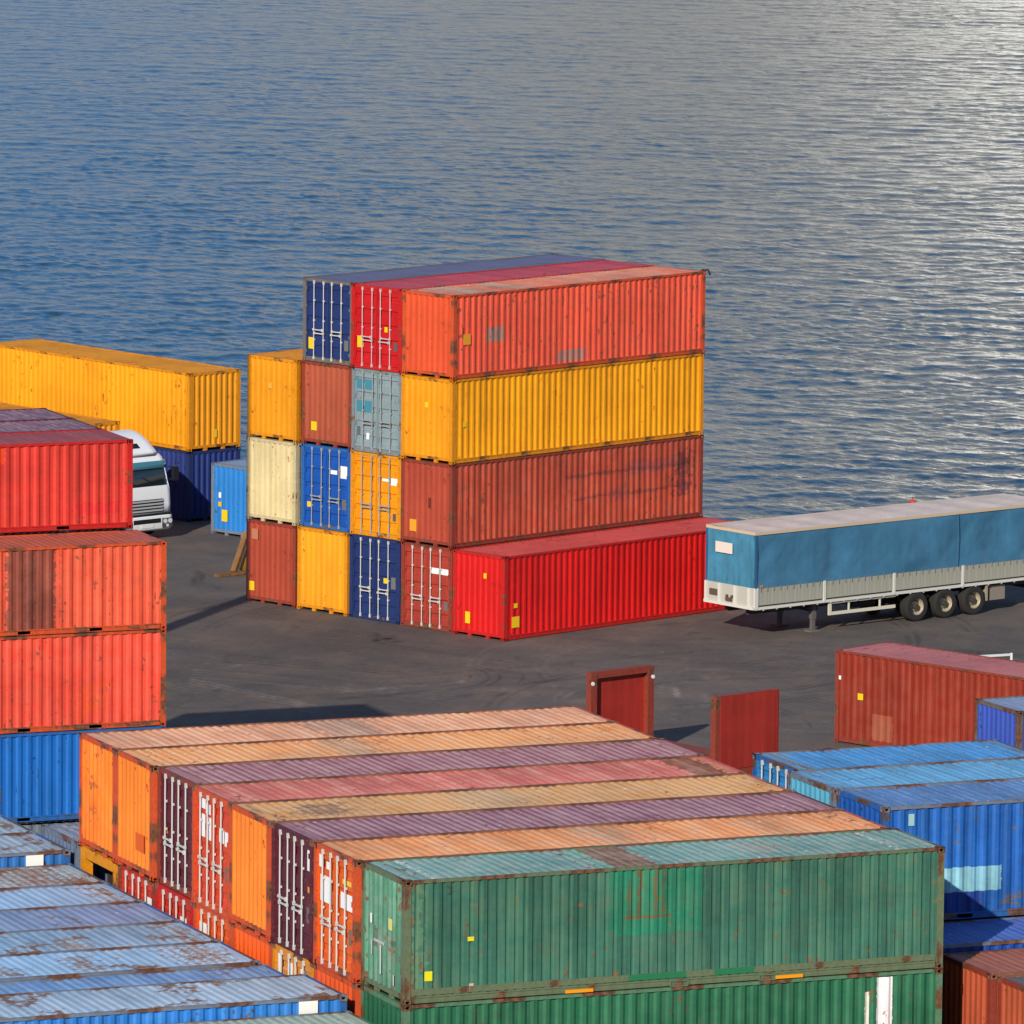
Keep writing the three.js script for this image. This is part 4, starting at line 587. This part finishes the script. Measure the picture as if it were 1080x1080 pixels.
  for (const z of [-1, 1]) { const m = part('mirror', boxM(0.14, 0.5, 0.22, -0.12, 2.35, z * 1.42), black, cab); part('mirror_arm', merge([bar([-0.2, 2.6, z * 1.16], [-0.12, 2.58, z * 1.4], 0.04), bar([-0.2, 2.15, z * 1.2], [-0.12, 2.15, z * 1.4], 0.04)]), black, m); part('side_window', boxM(0.9, 0.62, 0.02, -1.15, 2.32, z * 1.215), flat([24, 28, 32], 0.15), cab); part('step', boxM(0.5, 0.08, 0.12, -0.6, 0.6, z * 1.2), black, t); }
  part('chassis', merge([boxM(5.6, 0.26, 0.2, -3.2, 0.85, 0.42), boxM(5.6, 0.26, 0.2, -3.2, 0.85, -0.42), boxM(0.2, 0.2, 0.9, -2.4, 0.85, 0), boxM(0.2, 0.2, 0.9, -5.6, 0.85, 0)]), black, t);
  for (const z of [-1, 1]) { wheel(t, -1.35, 0.505, z * 1.03, 0.505, 0.32, z); wheel(t, -4.95, 0.505, z * 0.98, 0.505, 0.5, z); }
  part('fifth_wheel', boxM(0.9, 0.08, 0.9, -4.7, 1.04, 0), black, t);
}

// the skeletal trailer it pulls, under the yellow container
{
  const t = thing('container_chassis', 'dark skeletal trailer behind the white truck under its yellow container', 'trailer'), m = flat([64, 60, 58], 0.8);
  t.position.set(-13.25, 0, -283.15); t.rotation.y = -0.849;
  for (const z of [-0.5, 0.5]) part('main_beam', boxM(11.6, 0.24, 0.16, -9.2, 1.245, z), m, t);
  for (const x of [-3.2, -9, -14.9]) part('bolster', boxM(0.24, 0.2, 2.4, x, 1.263, 0), m, t);
  for (const x of [-11.2, -12.51, -13.82]) { part('axle', cyl(0.07, 2.0, 10, 'z').translate(x, 0.505, 0), m, t); part('axle_hanger', boxM(0.3, 0.6, 0.9, x, 0.84, 0), m, t); for (const z of [-1, 1]) wheel(t, x, 0.505, z * 1.03, 0.505, 0.38, z); }
}

// ------------------------------------------------------------------ flat rack with two standing end walls
{
  const t = thing('flat_rack', 'dark red flat rack with two upright end walls behind the foreground row', 'flat rack');
  const m = frameMat([142, 46, 38], 0.12), wm = tx({ w: 256, h: 256, asp: 1, base: [154, 44, 35], seed: 130, tone: 0.06, dust: 0.1, dustC: [120, 60, 50], rust: 0.06, streak: 0.15 }), wd = 2.52, len = 5.85, hgt = 2.7;
  t.position.set(6.1, 0, -231.95); t.rotation.y = 0.70;   // x across, +z towards the camera; near wall at z = 0
  part('deck', merge([boxM(wd, 0.32, len, wd / 2, 0.32, -len / 2), boxM(0.3, 0.16, len, 0.2, 0.08, -len / 2), boxM(0.3, 0.16, len, wd - 0.2, 0.08, -len / 2)]), m, t);
  for (const [z, dir] of [[0, 1], [-len, -1]]) {
    const w = part('end_wall', boxM(wd - 0.36, hgt - 0.66, 0.05, wd / 2, 0.48 + (hgt - 0.66) / 2, z + dir * 0.055 - (dir > 0 ? 0.06 : 0)), wm, t);
    for (const x of [0.12, wd - 0.12]) part('wall_post', boxM(0.24, hgt - 0.48, 0.22, x, 0.48 + (hgt - 0.48) / 2, z + (dir > 0 ? -0.12 : 0.06)), m, w);
    part('wall_header', boxM(wd - 0.48, 0.2, 0.2, wd / 2, hgt - 0.1, z + (dir > 0 ? -0.12 : 0.05)), m, w);
    if (dir > 0) { part('face_sheet', boxM(wd - 0.3, hgt - 0.52, 0.012, wd / 2 + 0.1, 0.5 + (hgt - 0.52) / 2, 0.0), wm, w); part('warning_label', boxM(0.24, 0.08, 0.008, 1.32, 0.62, 0.012), flat(LBL, 0.6), w); }
    else for (const x of [0.06, wd - 0.06]) part('corner_marker', cyl(0.06, 0.03, 14, 'z').translate(x, hgt - 0.34, z + 0.185), flat([226, 226, 230], 0.6), w);
  }
}

// ------------------------------------------------------------------ small things
{
  const wood = tx({ w: 256, h: 256, asp: 1, base: [128, 90, 54], seed: 140, tone: 0.14, dust: 0.2, dustC: [120, 96, 70], rust: 0.12, rustC: [90, 62, 40], streak: 0.6 }, 0.85);
  const t = thing('timber_prop', 'brown timber prop leaning at the back corner of the tall block', 'timber');
  part('leaning_beam', bar([-9.72, 0.1, -274.9], [-9.28, 1.42, -275.6], 0.2, 0.15), wood, t);
  part('leaning_beam', bar([-9.45, 0.1, -275.4], [-9.15, 1.0, -275.8], 0.14, 0.12), flat([190, 132, 40], 0.7), t);
  part('foot_plank', bar([-10.3, 0.05, -274.3], [-9.2, 0.07, -275.2], 0.26, 0.09), wood, t);
  const b = thing('safety_barrier', 'white metal barrier showing over the long brown container', 'barrier'), wm = flat([206, 208, 206], 0.5);
  const FK = frame(15.4, -251.3, 0.42);
  for (const l of [-2.4, -0.8, 0.72]) { const p = FK.at(l, 0); part('post', boxM(0.07, 1.1, 0.07, p.x, 0.55, p.z), wm, b); const q = FK.at(l, 0.3); part('foot', bar([p.x, 0.03, p.z], [q.x, 0.03, q.z], 0.06), wm, b); }
  for (const y of [1.05, 0.6]) { const p = FK.at(-2.4, 0), q = FK.at(0.72, 0); part('rail', bar([p.x, y, p.z], [q.x, y, q.z], 0.07), wm, b); }
  const u = thing('mooring_buoy', 'tiny red buoy on the water behind the trailer roof', 'buoy');
  part('float', new THREE.LatheGeometry([[0.001, -0.25], [0.24, -0.16], [0.36, 0.0], [0.3, 0.16], [0.12, 0.26], [0.06, 0.36], [0.001, 0.38]].map(p => new THREE.Vector2(...p)), 16), flat([196, 50, 34], 0.5), u); part('ring', new THREE.TorusGeometry(0.08, 0.02, 6, 14).translate(0, 0.44, 0), flat([60, 60, 60], 0.5), u); u.scale.setScalar(0.4); u.position.set(15.85, -2.08, -311.4);
  // floodlight mast outside the picture on the left: its long shadow crosses the asphalt
  const mst = thing('light_mast', 'tall floodlight mast whose long shadow crosses the asphalt at left', 'light mast'), mm = flat([150, 152, 152], 0.5);
  part('pole', new THREE.CylinderGeometry(0.24, 0.4, 26, 14).translate(0, 13, 0), mm, mst); part('base', merge([boxM(1.4, 0.5, 1.4, 0, 0.25, 0), cyl(0.55, 0.1, 12).translate(0, 0.55, 0)]), flat([140, 136, 128], 0.9), mst);
  const head = part('head_frame', merge([boxM(3.4, 0.14, 0.14, 0, 25.6, 0.3), boxM(3.4, 0.14, 0.14, 0, 24.9, 0.3), boxM(0.14, 0.8, 0.14, -1.6, 25.25, 0.3), boxM(0.14, 0.8, 0.14, 1.6, 25.25, 0.3)]), mm, mst);
  for (const x of [-1.3, -0.45, 0.45, 1.3]) part('floodlight', merge([boxM(0.6, 0.45, 0.24, x, 25.3, 0.52), boxM(0.5, 0.36, 0.02, x, 25.3, 0.65)]), flat([90, 92, 96], 0.4), head);
  mst.position.set(-18.6, 0, -241.6); mst.rotation.y = 0.5;
}


scene.traverse(o => { if (o.isMesh) { o.castShadow = true; o.receiveShadow = true; } });
renderer.render(scene, camera);
